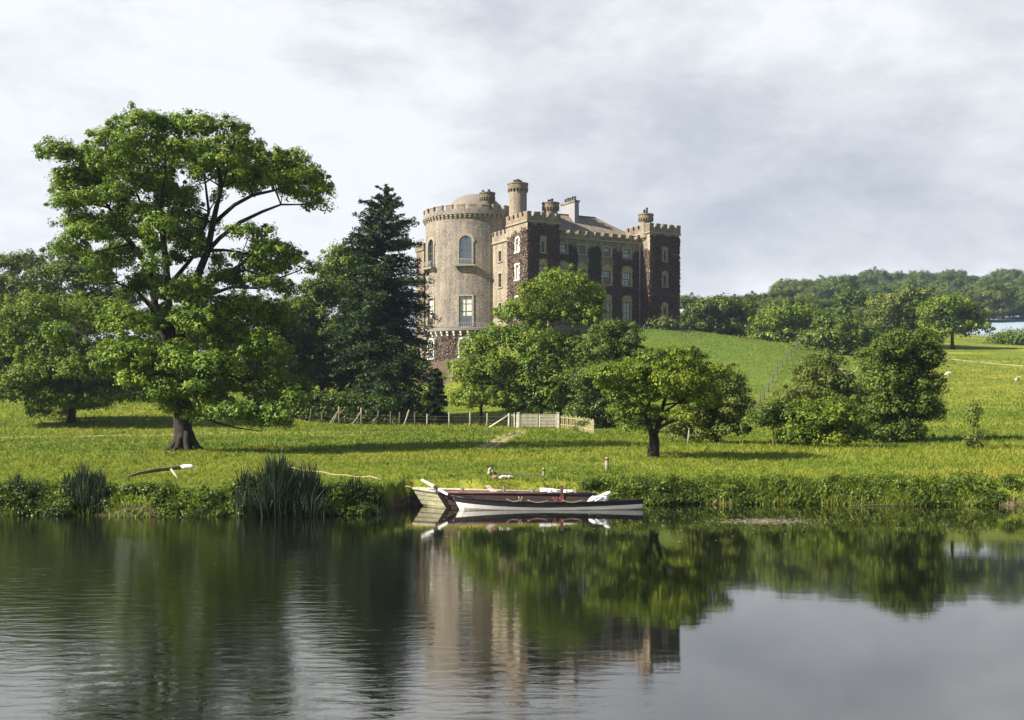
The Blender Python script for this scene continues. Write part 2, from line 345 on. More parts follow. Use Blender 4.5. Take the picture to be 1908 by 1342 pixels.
def make_ground():
    ys = np.concatenate([[-60, -20, -5, -3, -1.5, 4, 20, 30], np.linspace(34, 46, 40), np.exp(np.linspace(math.log(46.4), math.log(1500), 170))])
    pxs = np.concatenate([np.linspace(-1500, -120, 12), np.linspace(-100, 2008, 170), np.linspace(2030, 3400, 12)])
    YY, PX = np.meshgrid(ys, pxs, indexing='ij'); XX = (PX - HX) / F * np.maximum(YY, 45)
    ZZ = H(XX, YY); r, c = YY.shape
    v = np.stack([XX, YY, ZZ], -1).reshape(-1, 3)
    idx = np.arange(r * c).reshape(r, c)
    f = np.stack([idx[:-1, :-1], idx[:-1, 1:], idx[1:, 1:], idx[1:, :-1]], -1).reshape(-1, 4)
    me = bpy.data.meshes.new('ground'); me.from_pydata(v.tolist(), [], f.tolist())
    me.polygons.foreach_set('use_smooth', [True] * len(f))
    # bare soil: steep slope under the castle tower, foot of the lawn, river bed and bank face
    x, y = v[:, 0], v[:, 1]
    def blob(px, Y, rx, ry): return np.exp(-(((x - X(px, Y)) / rx) ** 2 + ((y - Y) / ry) ** 2))
    soil = np.clip(1.6 * blob(835, 222, 4.5, 14) + .55 * blob(1405, 138, 6, 10), 0, 1)
    soil = np.maximum(soil, np.clip((.45 - v[:, 2]) / .4, 0, 1))
    a = me.attributes.new('soil', 'FLOAT', 'POINT'); a.data.foreach_set('value', soil.astype(np.float32))
    lawn = np.clip(blob(1290, 200, 24, 45) * 1.5, 0, 1)
    a = me.attributes.new('lawn', 'FLOAT', 'POINT'); a.data.foreach_set('value', lawn.astype(np.float32))
    farf = np.clip((y - 360) / 60, 0, 1)  # blue of distant haze put into the far ground's colour
    a = me.attributes.new('far_field_haze', 'FLOAT', 'POINT'); a.data.foreach_set('value', farf.astype(np.float32))
    m, nt, b = new_mat('meadow')
    tc = nt.nodes.new('ShaderNodeTexCoord')
    n1 = nd(nt, 'ShaderNodeTexNoise', {'Vector': (tc, 'Object'), 'Scale': .11, 'Detail': 8, 'Roughness': .65})
    mp = nd(nt, 'ShaderNodeMapping', {'Vector': (tc, 'Object'), 'Scale': (1, .45, 1)})
    n2 = nd(nt, 'ShaderNodeTexNoise', {'Vector': mp, 'Scale': 1.1, 'Detail': 8, 'Roughness': .7})
    mxn = nd(nt, 'ShaderNodeMath', {0: n1, 1: n2}, operation='ADD')
    cr = ramp(nt, nd(nt, 'ShaderNodeMath', {0: mxn, 1: .5}, operation='MULTIPLY'),
              [(.36, (.055, .10, .010)), (.47, (.12, .165, .014)), (.54, (.20, .22, .022)), (.62, (.32, .29, .05))])
    crl = ramp(nt, n2, [(.3, (.06, .105, .014)), (.55, (.10, .15, .02)), (.75, (.15, .175, .03))])
    al = nd(nt, 'ShaderNodeAttribute', attribute_name='lawn')
    k0 = nd(nt, 'ShaderNodeMix', {0: (al, 'Fac'), 6: cr, 7: crl}, data_type='RGBA')
    af = nd(nt, 'ShaderNodeAttribute', attribute_name='far_field_haze')
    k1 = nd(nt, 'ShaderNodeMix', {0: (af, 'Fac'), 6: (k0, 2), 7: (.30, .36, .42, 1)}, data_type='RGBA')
    at = nd(nt, 'ShaderNodeAttribute', attribute_name='soil')
    ns = nd(nt, 'ShaderNodeMath', {0: (at, 'Fac'), 1: n2}, operation='ADD')
    sf = ramp(nt, ns, [(.75, g3(0)), (1.1, g3(1))])
    k2 = nd(nt, 'ShaderNodeMix', {0: sf, 6: (k1, 2), 7: (.12, .085, .06, 1)}, data_type='RGBA')
    nt.links.new(k2.outputs[2], b.inputs['Base Color']); b.inputs['Roughness'].default_value = 1; b.inputs['Specular IOR Level'].default_value = .1
    n3 = nd(nt, 'ShaderNodeTexNoise', {'Vector': (tc, 'Object'), 'Scale': 2.6, 'Detail': 6, 'Roughness': .7})
    bp = nd(nt, 'ShaderNodeBump', {'Height': n3, 'Strength': .9, 'Distance': .25}); nt.links.new(bp.outputs[0], b.inputs['Normal'])
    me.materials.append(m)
    o = bpy.data.objects.new('ground', me); COL.objects.link(o); tag(o, kind='structure')
make_ground()

def make_water():
    b_ = MB(); b_.face([(-300, -60, 0), (300, -60, 0), (300, 50, 0), (-300, 50, 0)])
    m, nt, b = new_mat('river_water')
    tc = nt.nodes.new('ShaderNodeTexCoord')
    b.inputs['Base Color'].default_value = (.006, .007, .004, 1); b.inputs['Roughness'].default_value = .032; b.inputs['IOR'].default_value = 3.1; b.inputs['Specular Tint'].default_value = (1, .95, .87, 1)
    mp = nd(nt, 'ShaderNodeMapping', {'Vector': (tc, 'Object'), 'Scale': (1.3, 2.7, 1), 'Rotation': (0, 0, R(6))})
    n1 = nd(nt, 'ShaderNodeTexNoise', {'Vector': mp, 'Scale': 1.5, 'Detail': 5, 'Roughness': .55, 'Distortion': .6})
    mp2 = nd(nt, 'ShaderNodeMapping', {'Vector': (tc, 'Object'), 'Scale': (.25, .5, 1)})
    n2 = nd(nt, 'ShaderNodeTexNoise', {'Vector': mp2, 'Scale': 1., 'Detail': 2, 'Roughness': .5})
    sp = nd(nt, 'ShaderNodeSeparateXYZ', {0: (tc, 'Object')})
    mk = nd(nt, 'ShaderNodeMath', {0: nd(nt, 'ShaderNodeMath', {0: (sp, 'X'), 1: -.22}, operation='MULTIPLY'), 1: nd(nt, 'ShaderNodeMath', {0: (sp, 'Y'), 1: -.055}, operation='MULTIPLY')}, operation='ADD')
    n4 = nd(nt, 'ShaderNodeTexNoise', {'Vector': (tc, 'Object'), 'Scale': .16, 'Detail': 3})
    mk2 = nd(nt, 'ShaderNodeMath', {0: mk, 1: nd(nt, 'ShaderNodeMath', {0: n4, 1: 1.6}, operation='MULTIPLY')}, operation='ADD')
    amp = nd(nt, 'ShaderNodeMapRange', {'Value': mk2, 'From Min': -.6, 'From Max': .7, 'To Min': .07, 'To Max': 1.}, interpolation_type='SMOOTHSTEP')
    h1 = nd(nt, 'ShaderNodeMath', {0: n1, 1: amp}, operation='MULTIPLY')
    h = nd(nt, 'ShaderNodeMath', {0: h1, 1: nd(nt, 'ShaderNodeMath', {0: n2, 1: .25}, operation='MULTIPLY')}, operation='ADD')
    bp = nd(nt, 'ShaderNodeBump', {'Height': h, 'Strength': 1., 'Distance': .0062}); nt.links.new(bp.outputs[0], b.inputs['Normal'])
    tag(b_.build('river', m), kind='structure')
make_water()

def strip(name, pts, w, mat, lift=.03, n=60, jag=.25):
    """ribbon draped on the ground along photo points (column, distance)"""
    pts = [(X(px, Y), Y) for px, Y in pts]; t = np.linspace(0, len(pts) - 1, n)
    xs = np.interp(t, range(len(pts)), [p[0] for p in pts]); ys = np.interp(t, range(len(pts)), [p[1] for p in pts])
    b = MB(); rows = []
    rg = np.random.default_rng(len(name) + n)
    for i in range(n):
        j, k = max(i - 1, 0), min(i + 1, n - 1); d = Vector((xs[k] - xs[j], ys[k] - ys[j], 0)).normalized(); s = Vector((-d.y, d.x, 0))
        l = w / 2 * (1 + jag * rg.normal()); r = w / 2 * (1 + jag * rg.normal()); row = []
        for a in (-l, -l * .35, r * .35, r):
            p = Vector((xs[i], ys[i], 0)) + s * a; p.z = Hz(p.x, p.y) + lift * (1 if abs(a) < .45 * w / 2 else -.3); row.append(p)
        rows.append(row)
    for a, c in zip(rows[:-1], rows[1:]):
        for q in range(3): b.face([a[q], a[q + 1], c[q + 1], c[q]], smooth=True)
    return tag(b.build(name, mat, merge=True), kind='structure')
strip('track', [(967, 108), (956, 98), (942, 90), (925, 80), (905, 71), (895, 66)], .55, M['track'])
strip('track', [(980, 108), (972, 98), (960, 90), (942, 80), (925, 71), (912, 66)], .55, M['track'])
strip('path', [(-60, 86), (100, 86.5), (300, 88), (450, 91), (640, 95), (800, 99)], .5, M['track'], n=120)
strip('path', [(1770, 222), (1800, 216), (1850, 207), (1908, 200), (1990, 192)], 2.2, M['path_pale'], .08)

# ------------------------------------------------------------------ foliage
def shell_dirs(rng, n): return unit(rng.normal(size=(n, 3)))
def foliage(pads, leaf, rng, dens=1., flat=.78, nl=50, upb=.45):
    """pads: rows of centre xyz and radii xyz (metres). Returns quads and tints"""
    C, N, T = [], [], []
    rc = leaf * 3.1
    for (cx, cy, cz, rx, ry, rz) in pads:
        area = math.pi * (rx * rz + rx * ry + ry * rz) / 3
        k = max(3, int(dens * area / (rc * rc) * 2.6))
        d = shell_dirs(rng, k); d[:, 2] = np.where(d[:, 2] < -.35, -d[:, 2] * .6, d[:, 2])
        rad = rng.uniform(.35, 1.0, (k, 1)) ** .6
        cc = np.array([cx, cy, cz]) + d * rad * np.array([rx, ry, rz])
        ct = rng.normal(0, .15, k) + rng.normal(0, .07)
        sz = rc * rng.uniform(.6, 1.25, k)
        ko = int(k * .3)
        if ko:
            d2 = shell_dirs(rng, ko); d2[:, 2] = np.where(d2[:, 2] < -.3, -d2[:, 2] * .5, d2[:, 2])
            cc = np.concatenate([cc, np.array([cx, cy, cz]) + d2 * rng.uniform(1.0, 1.24, (ko, 1)) * np.array([rx, ry, rz])]); d = np.concatenate([d, d2])
            sz = np.concatenate([sz, rc * rng.uniform(.28, .62, ko)]); ct = np.concatenate([ct, rng.normal(.05, .15, ko)]); k += ko
        m = int(nl)
        e = shell_dirs(rng, k * m).reshape(k, m, 3); er = rng.uniform(.15, 1, (k, m, 1)) ** .55
        off = e * er * sz[:, None, None]; off[..., 2] *= flat; off[..., 2] -= .18 * (off[..., 0] ** 2 + off[..., 1] ** 2) / sz[:, None]
        c = cc[:, None] + off
        nr = unit(e * .9 + d[:, None] * .45 + rng.normal(size=(k, m, 3)) * .38 + np.array([0, 0, upb]))
        C.append(c.reshape(-1, 3)); N.append(nr.reshape(-1, 3)); T.append((.45 + ct[:, None] + rng.normal(0, .13, (k, m))).ravel())
    C = np.concatenate(C); N = np.concatenate(N); T = np.concatenate(T)
    return leaf_quads(C, N, leaf * rng.uniform(.65, 1.35, len(C)), rng), T
def bez(a, b, c, n=6): return [a * (1 - t) ** 2 + b * 2 * t * (1 - t) + c * t * t for t in [i / n for i in range(n + 1)]]

def tree(name, label, cat, px, Y, pads, mat, bark, trunk_r, seed, limbs=None, leaf=None, dens=1., layers=2, depth=.8, group=None, flare=1.5, fork=None, nl=46, twigs=True, flat=.78, trunk_top=None):
    rng = np.random.default_rng(seed); k = Y / F
    base = G(px, Y); base.z -= .08
    leaf = leaf or max(.13, Y * .0021)
    root = empty(name, base, label, cat, group)
    pa = np.array([p[:4] for p in pads], float)
    xc = (pa[:, 0].min() + pa[:, 0].max()) / 2; W = (pa[:, 0].max() - pa[:, 0].min()) / 2 + pa[:, 2].max() * .6
    rows = []
    for p in pads:
        q = p[:4]; D = W * k * depth * math.sqrt(max(.06, 1 - ((q[0] - xc) / (W + 1)) ** 2))
        for l in range(layers):
            if len(p) > 4: dy = p[4] + rng.uniform(-.5, .5)
            else: dy = (rng.uniform(.15, .8) * (-1 if l % 2 == 0 else 1)) * D if layers > 1 else rng.uniform(-.5, .5) * D
            jx, jz = (rng.normal(size=2) * .18 * q[2]) if l else (0, 0)
            c = P(q[0] + jx, q[1] + jz * .6, Y)
            rows.append((c.x, Y + dy, c.z, q[2] * k * 1.0, max(q[2], q[3]) * k * .8, q[3] * k * .95))
    v, t = foliage(rows, leaf, rng, dens, nl=nl, flat=flat)
    tr = MB(); anchors = []
    zmin = min(r[2] - r[5] for r in rows); zmax = max(r[2] for r in rows)
    if limbs is None:
        ft = fork if fork is not None else base.z + .35 * (zmax - base.z)
        top = trunk_top or Vector((X(xc, Y) * .6 + base.x * .4, Y, base.z + .72 * (zmax - base.z)))
        mid = Vector((base.x + rng.normal() * .15, Y, ft))
        line = bez(base, mid, top, 8)
        limbs_w = [(line, [trunk_r * (flare if i == 0 else 1.08 if i == 1 else 1) * (1 - .085 * i) for i in range(9)])]
    else:
        limbs_w = []
        for li in limbs:
            pts, r0, r1 = li
            w = [Vector((X(a[0], Y), Y + (a[2] if len(a) > 2 else 0), Z(a[1], Y))) for a in pts]
            rr = list(np.linspace(r0, r1, len(w)))
            limbs_w.append((w, rr))
        w, rr = limbs_w[0]; w[0].z = base.z
    for w, rr in limbs_w:
        tr.tube(w, rr, 9 if rr[0] > .15 else 6)
        for i, (p, r) in enumerate(zip(w, rr)):
            if i >= max(1, len(w) // 3): anchors.append((p, r))
    for r in rows:                                       # a bough to every pad, twigs through it
        c = Vector(r[:3]); cand = sorted(anchors, key=lambda a: (a[0] - c).length + (2.5 if a[0].z > c.z + .5 else 0))[0]
        L = (c - cand[0]).length
        if L > .3:
            md = (cand[0] + c) * .5 + Vector((rng.normal() * .08, rng.normal() * .08, .12)) * L
            rb = min(cand[1] * .6, .018 * L + .012 * Y * .05 + .02)
            tr.tube(bez(cand[0], md, c, 5), list(np.linspace(rb, rb * .4, 6)), 5)
            if twigs:
                for _ in range(4):
                    e = c + Vector(shell_dirs(rng, 1)[0] * np.array(r[3:]) * .85)
                    tr.tube(bez(c, (c + e) * .5 + Vector((0, 0, .1 * r[5])), e, 3), list(np.linspace(rb * .4, rb * .15, 4)), 4)
    tr.build('trunk', bark, root)
    poly_mesh('crown', v, mat, root, t)
    return root

# the great tree on the left
big_limbs = [
 ([(343, 842), (342, 832), (342, 818), (341, 795), (338, 760), (334, 725), (330, 690), (326, 655)], .50, .40),
 ([(330, 690), (312, 640), (290, 575), (278, 501), (246, 454), (214, 426), (171, 408), (130, 400)], .24, .05),
 ([(328, 670), (316, 610), (314, 565), (310, 501), (304, 440), (302, 400), (298, 350), (285, 315), (275, 290)], .25, .05),
 ([(334, 680, -.5), (352, 600, -1), (374, 526, -1), (394, 472, -.8), (402, 420, -.6), (406, 375), (411, 335), (402, 290), (400, 262)], .26, .04),
 ([(396, 470, -.8), (420, 450, -1.2), (460, 424, -1.6), (500, 405, -1.6), (532, 390, -1.3), (575, 388, -1)], .14, .03),
 ([(403, 412), (432, 378, .6), (463, 357, 1), (500, 347, 1.2), (540, 335, 1.4), (580, 330, 1.3)], .12, .03),
 ([(372, 535, 1), (413, 501, 1.6), (455, 468, 2), (500, 455, 2.2), (545, 470, 2.2)], .13, .03),
 ([(413, 501, 1.6), (450, 497, 1.4), (499, 518, 1.2), (550, 500, 1)], .09, .03),
 ([(352, 600, -1), (400, 560, -2), (453, 546, -2.6), (500, 549, -2.8), (545, 535, -2.6)], .12, .03),
 ([(300, 600, -.5), (288, 572, -1), (271, 548, -1.6), (240, 536, -2), (205, 540, -2.2)], .12, .03),
 ([(312, 520, 1), (345, 470, 1.6), (375, 385, 1.6), (370, 330, 1.4), (360, 280, 1.2)], .13, .03),
 ([(278, 500, 1), (262, 430, 1.6), (248, 380, 1.8), (232, 340, 1.8), (225, 300, 1.6)], .13, .03),
 ([(260, 470, -1), (225, 400, -1.8), (195, 350, -2), (160, 320, -2)], .1, .03),
 ([(405, 400, -.5), (425, 360, -1.4), (440, 330, -2), (455, 280, -2.2)], .09, .03),
 ([(304, 430, -1), (320, 380, -1.8), (330, 330, -2.2), (330, 270, -2.2)], .11, .03),
 ([(246, 454), (215, 470, -1), (185, 480, -1.4), (150, 465, -1.5)], .07, .02),
 ([(333, 720, -.8), (300, 690, -1.8), (260, 665, -2.6), (215, 655, -3)], .13, .03),
 ([(335, 730, -.8), (385, 705, -2.2), (440, 700, -3.2), (500, 720, -3.8), (545, 765, -4)], .13, .03),
 ([(338, 745, -.6), (380, 770, -2), (425, 788, -2.8), (462, 797, -3.2), (512, 804, -3.4)], .09, .02),
 ([(333, 700, 1), (390, 660, 2.2), (450, 640, 3), (510, 645, 3.5)], .13, .03)]
big_pads = [(142, 308, 36, 36), (132, 362, 24, 26), (165, 292, 42, 30), (168, 350, 44, 34), (230, 265, 44, 34), (225, 325, 44, 30), (292, 238, 46, 30), (300, 285, 46, 30),
 (350, 245, 46, 28), (405, 248, 44, 28), (448, 245, 32, 26), (355, 300, 36, 20), (425, 295, 46, 24), (472, 290, 36, 28), (520, 308, 38, 26), (558, 315, 34, 26), (590, 345, 26, 30), (545, 350, 36, 18), (578, 376, 24, 12),
 (195, 395, 38, 20), (155, 396, 34, 16), (160, 425, 40, 9), (355, 405, 34, 30), (335, 445, 28, 30), (250, 385, 16, 24), (270, 330, 26, 24), (325, 345, 22, 22), (400, 355, 14, 18), (455, 345, 30, 12),
 (205, 455, 46, 22), (170, 480, 34, 18), (485, 445, 42, 18), (525, 478, 36, 20), (475, 482, 34, 14), (558, 492, 20, 12), (240, 500, 44, 22), (210, 525, 30, 14),
 (285, 540, 36, 26), (370, 560, 44, 32, -2.5), (420, 520, 30, 26), (485, 525, 36, 16), (525, 536, 26, 10), (310, 480, 14, 30), (380, 470, 14, 30), (300, 420, 11, 34),
 (330, 605, 52, 36), (268, 610, 44, 36), (400, 612, 52, 40), (452, 640, 48, 40), (505, 660, 44, 38), (402, 690, 46, 36), (470, 715, 52, 36), (528, 725, 38, 40), (500, 768, 44, 22, -3.6), (428, 755, 36, 24, -3), (545, 775, 26, 16, -3.8),
 (312, 742, 28, 14, -2), (285, 672, 42, 42), (350, 670, 36, 30, -2.6), (365, 735, 30, 20, -2.2), (240, 680, 40, 36, -2.4),
 (300, 715, 34, 24, -3), (350, 735, 30, 20, -3.4), (335, 700, 34, 26, -2.8), (398, 728, 40, 28, -3.2), (460, 772, 40, 20, -3.6), (525, 782, 34, 16, -3.8), (558, 752, 24, 26, -2.5), (395, 775, 26, 14, -3), (370, 690, 36, 30, -3.3), (330, 760, 20, 8, -2.6), (440, 690, 40, 30, -3.5),
 (215, 375, 40, 24), (285, 360, 30, 30), (340, 375, 24, 26), (440, 322, 40, 18), (505, 332, 36, 16), (385, 300, 36, 26), (280, 450, 24, 22), (228, 432, 32, 20), (330, 515, 24, 24), (395, 572, 30, 22), (455, 575, 38, 24), (518, 590, 36, 28), (150, 340, 30, 24), (250, 300, 40, 26), (185, 420, 26, 16), (360, 445, 22, 24), (505, 500, 36, 14), (60, 610, 30, 20, 4)]
big_pads = [((p[0], p[1] + max(0., min(17, (340 - p[1]) * .17)), *p[2:])) for p in big_pads]
bt = tree('tree', 'huge spreading ash tree with exposed limbs and a flared trunk standing on the meadow', 'tree', 343, 64, big_pads, M['leaf_ash'], M['bark_dark'], .5, 5,
     limbs=big_limbs, leaf=.15, dens=1.0, depth=.62, flat=.72, nl=52)
fl = MB()                                                # root flare of the same trunk
b0 = G(343, 64)
for i in range(9):
    a = i * 2 * math.pi / 9 + .3; rr = 1.05 + .35 * math.sin(i * 2.3)
    d = Vector((math.cos(a), math.sin(a), 0)); e = b0 + d * rr; e.z = Hz(e.x, e.y) - .06
    fl.tube([b0 + d * .25 + Vector((0, 0, .95)), b0 + d * .42 + Vector((0, 0, .45)), b0 + d * .66 + Vector((0, 0, .16)), e], [.2, .22, .17, .05], 7)
fl.build('root_flare', M['bark_dark'], bt)

# left side
tree('tree', 'pale grey-green tree at the left edge of the picture beyond the meadow', 'tree', 25, 150, [(30, 495, 36, 28), (5, 530, 40, 34), (60, 545, 36, 34), (20, 575, 40, 30), (-30, 560, 40, 40), (60, 600, 40, 30), (0, 620, 50, 30)], M['leaf_olive'], M['bark'], .3, 11)
tree('tree', 'dark round-topped tree rising just behind the left side of the great ash', 'tree', 130, 128, [(128, 475, 36, 28), (110, 515, 44, 30), (152, 520, 40, 34), (172, 495, 26, 26), (85, 560, 44, 34), (160, 575, 46, 38), (120, 620, 50, 40), (195, 610, 40, 40), (220, 560, 36, 30)], M['leaf_dark'], M['bark'], .35, 12)
tree('tree', 'broad low sycamore with bright leaves sweeping nearly to the grass, left of the great ash', 'tree', 133, 99,
     [(58, 600, 54, 34), (28, 642, 42, 38), (112, 592, 54, 38), (172, 592, 54, 40), (228, 605, 46, 40), (55, 685, 50, 28), (128, 662, 54, 42), (200, 665, 56, 42), (252, 655, 36, 40), (122, 718, 48, 26), (185, 728, 50, 26), (235, 722, 42, 24), (128, 752, 38, 14), (95, 768, 22, 10), (130, 742, 48, 20, -4), (70, 735, 46, 22, -4), (190, 752, 46, 16, -4), (40, 715, 44, 24, -3), (250, 742, 34, 18, -3), (110, 700, 46, 26, -5), (180, 700, 46, 28, -5), (60, 648, 50, 40), (-20, 640, 40, 40), (-10, 690, 40, 20)],
     M['leaf_sycamore'], M['bark_dark'], .3, 13, dens=1.05)
tree('tree', 'deep green woodland tree filling the gap behind the right half of the great ash', 'tree', 480, 126, [(470, 595, 56, 44), (520, 612, 46, 44), (430, 645, 56, 46), (500, 685, 56, 46), (440, 720, 56, 36), (545, 640, 40, 40), (380, 640, 40, 50), (370, 710, 50, 40), (530, 735, 50, 32), (290, 690, 50, 40), (320, 640, 40, 50)], M['leaf_dark'], M['bark_dark'], .35, 14)
tree('tree', 'dark leafy tree immediately right of the great ash, in front of the spruce', 'tree', 600, 128, [(560, 590, 42, 44), (602, 552, 42, 42), (560, 650, 48, 46), (612, 636, 54, 54), (600, 700, 56, 44), (650, 690, 46, 46), (575, 710, 40, 40)], M['leaf_dark'], M['bark_dark'], .3, 15)
tree('tree', 'mid green rounded tree whose top leans against the spruce', 'tree', 655, 133, [(640, 478, 32, 22), (668, 500, 40, 34), (622, 508, 34, 30), (690, 540, 40, 42), (640, 556, 52, 44), (700, 600, 46, 46), (650, 620, 54, 46), (690, 660, 50, 50)], M['leaf_sycamore'], M['bark_dark'], .3, 16)

def conifer(name, label, px, Y, py_top, halfw, seed, mat, nw=34, nb=12, droop=.3):
    rng = np.random.default_rng(seed); base = G(px, Y); top = Z(py_top, Y); Hh = top - base.z; k = Y / F
    root = empty(name, base, label, 'conifer')
    tr = MB(); tr.tube([base, base + Vector((0, 0, Hh * .5)), base + Vector((0, 0, Hh))], [.02 * Hh, .011 * Hh, .01], 8)
    C, N, T, Sz = [], [], [], []
    leaf = Y * .0023
    for w in range(nw):
        f = (w + rng.uniform(0, 1)) / nw; zc = base.z + Hh * (.06 + .94 * f)
        for j in range(nb):
            a = rng.uniform(0, 2 * math.pi)
            L = halfw * k * ((1 - f) ** .5) * rng.uniform(.42, 1.1) + .15
            d = np.array([math.cos(a), math.sin(a), 0]); zz = zc + rng.normal() * Hh * .02
            st = np.array([base.x, base.y, zz])
            end = st + d * L + np.array([0, 0, L * (-.40 + .8 * f + rng.normal() * .08)])
            tr.tube([Vector(st), Vector((st + end) / 2 + np.array([0, 0, .05 * L])), Vector(end)], [.03 + .012 * L, .02 + .006 * L, .01], 4, cap=False)
            n = int(30 + 190 * L / (halfw * k))
            t = rng.uniform(.12, 1.03, n) ** .7; side = np.array([-d[1], d[0], 0])
            sp = rng.normal(size=n) * .13 * L * (1.1 - .65 * t)
            c = st + (end - st) * t[:, None] + side * sp[:, None] * .8 + np.stack([np.zeros(n), np.zeros(n), .05 * L * np.sin(t * 3) - .1 * abs(sp) + rng.normal(0, .035, n) * (L + .5)], 1)
            C.append(c); N.append(unit(np.array([0, 0, 1.]) + d * .35 + rng.normal(size=(n, 3)) * .5)); T.append(.42 + rng.normal(0, .16, n)); Sz.append(np.full(n, leaf))
    C = np.concatenate(C); N = np.concatenate(N); T = np.concatenate(T); Sz = np.concatenate(Sz)
    tr.build('trunk', M['bark_dark'], root)
    poly_mesh('crown', leaf_quads(C, N, Sz * rng.uniform(.7, 1.6, len(C)), rng, .38), mat, root, T)
    return root
conifer('spruce', 'tall dark spruce with a pointed top left of the round castle tower', 715, 124, 366, 132, 21, M['leaf_needle'], 50, 12)
conifer('spruce', 'small dark young spruce in the gap left of the gate fence', 812, 119, 690, 24, 22, M['leaf_needle'], 18, 9)

# trees below the castle
tree('tree', 'tall light green ash in front of the castle front, its top crossing the corner tower', 'tree', 1042, 120,
     [(1040, 530, 42, 24), (1082, 550, 34, 30), (1000, 552, 36, 26), (962, 590, 40, 30), (1040, 588, 56, 36), (1092, 600, 36, 34), (935, 632, 40, 32), (990, 642, 54, 36), (1060, 655, 50, 36), (1104, 565, 20, 24), (960, 690, 50, 36), (1035, 705, 42, 32), (1085, 690, 40, 40), (990, 735, 46, 30), (1060, 745, 40, 30)],
     M['leaf_light'], M['bark_pale'], .24, 31, dens=.85)
tree('tree', 'bushy pale tree left of the white gate below the castle slope', 'tree', 895, 118, [(892, 648, 36, 24), (870, 695, 34, 36), (905, 700, 40, 36), (900, 742, 46, 32), (945, 742, 44, 34), (862, 745, 24, 26), (925, 690, 30, 30)], M['leaf_light'], M['bark_dark'], .16, 32)
tree('tree', 'bushy mid green tree directly behind the white gate', 'tree', 1010, 117.5, [(985, 720, 40, 34), (1020, 740, 40, 34), (1050, 755, 36, 30), (975, 755, 36, 24), (1000, 685, 34, 28)], M['leaf_sycamore'], M['bark_dark'], .18, 33)
tree('tree', 'dark yew with drooping skirts behind the picket fence', 'tree', 1130, 114, [(1140, 615, 40, 22), (1168, 635, 26, 20), (1120, 652, 46, 34), (1118, 712, 56, 46), (1135, 765, 50, 28), (1092, 786, 22, 16), (1170, 700, 40, 50), (1100, 750, 40, 36), (1185, 660, 26, 24), (1075, 770, 26, 18), (1160, 775, 40, 24)], M['leaf_dark'], M['bark_dark'], .3, 34, depth=.5)
tree('tree', 'small crooked fork-trunked tree standing alone on the riverside meadow', 'tree', 1218, 57.5,
     [(1252, 686, 52, 30), (1200, 698, 52, 34), (1148, 698, 40, 26), (1178, 738, 52, 34), (1250, 738, 54, 38), (1202, 772, 44, 20), (1158, 766, 26, 16), (1266, 658, 34, 12), (1298, 715, 34, 34), (1128, 720, 24, 20), (1292, 750, 32, 26), (1222, 668, 36, 18), (1318, 745, 24, 24), (1178, 795, 24, 10), (1262, 782, 30, 14), (1240, 712, 50, 30), (1116, 702, 22, 14), (1328, 692, 26, 16), (1292, 664, 24, 9), (1105, 690, 12, 8), (1345, 700, 16, 10)],
     M['leaf_sycamore'], M['bark_dark'], .26, 35, limbs=[
      ([(1217, 853), (1218, 838), (1219, 820), (1216, 805)], .30, .2), ([(1217, 815), (1209, 790), (1202, 765), (1186, 735), (1160, 712)], .16, .03),
      ([(1219, 815), (1230, 785, .3), (1238, 755, .5), (1252, 715, .6), (1268, 680, .6)], .15, .03), ([(1234, 770), (1262, 750, -.8), (1290, 735, -1)], .06, .02), ([(1205, 775), (1210, 740, -.6), (1205, 700, -.8)], .07, .02)], dens=.72, leaf=.125, flat=.62)
tree('thicket', 'wide tangled thicket right of the crooked meadow tree', 'bush', 1335, 74, [(1310, 700, 38, 34), (1346, 718, 36, 36), (1330, 768, 50, 42), (1370, 758, 26, 36), (1292, 778, 36, 36), (1282, 738, 34, 36), (1350, 802, 40, 20), (1300, 808, 34, 16), (1260, 800, 30, 20)], M['leaf_olive'], M['bark_dark'], .12, 36)
tree('sapling', 'small round-headed sapling on a thin stem between two thickets', 'sapling', 1440, 71, [(1440, 768, 30, 22), (1420, 788, 22, 16), (1456, 785, 18, 16)], M['leaf_dark'], M['bark_pale'], .05, 37, flare=1.1)
tree('thicket', 'bright low bush in front of the dense dark chestnut tree', 'bush', 1515, 71, [(1500, 778, 44, 34), (1542, 788, 44, 36), (1488, 812, 36, 20), (1550, 818, 42, 16), (1592, 810, 26, 24), (1560, 765, 34, 28)], M['leaf_sycamore'], M['bark_dark'], .1, 38)
tree('tree', 'slender green tree behind the bright low bush, by the foot of the hill fence', 'tree', 1540, 100, [(1512, 698, 36, 34), (1552, 718, 40, 40), (1500, 740, 46, 36), (1582, 740, 36, 36), (1562, 768, 46, 26), (1480, 770, 34, 24), (1535, 676, 26, 20)], M['leaf_olive'], M['bark_pale'], .16, 39)
tree('tree', 'dense dark chestnut tree with a full dome crown on the right meadow', 'tree', 1675, 78, [(1692, 635, 36, 24), (1652, 655, 40, 30), (1712, 668, 36, 36), (1672, 695, 54, 38), (1638, 715, 36, 38), (1722, 720, 30, 38), (1692, 758, 54, 38), (1640, 770, 40, 36), (1672, 805, 50, 22), (1728, 770, 22, 28), (1630, 805, 26, 18)], M['leaf_dark'], M['bark_dark'], .25, 40, dens=1.2)
tree('sapling', 'thin ragged sapling alone in the long grass at the far right', 'sapling', 1815, 67, [(1812, 785, 8, 20), (1821, 808, 9, 16), (1806, 822, 9, 10), (1816, 764, 5, 12), (1824, 828, 8, 7)], M['leaf_olive'], M['bark_dark'], .025, 41, dens=.5, flare=1.1)
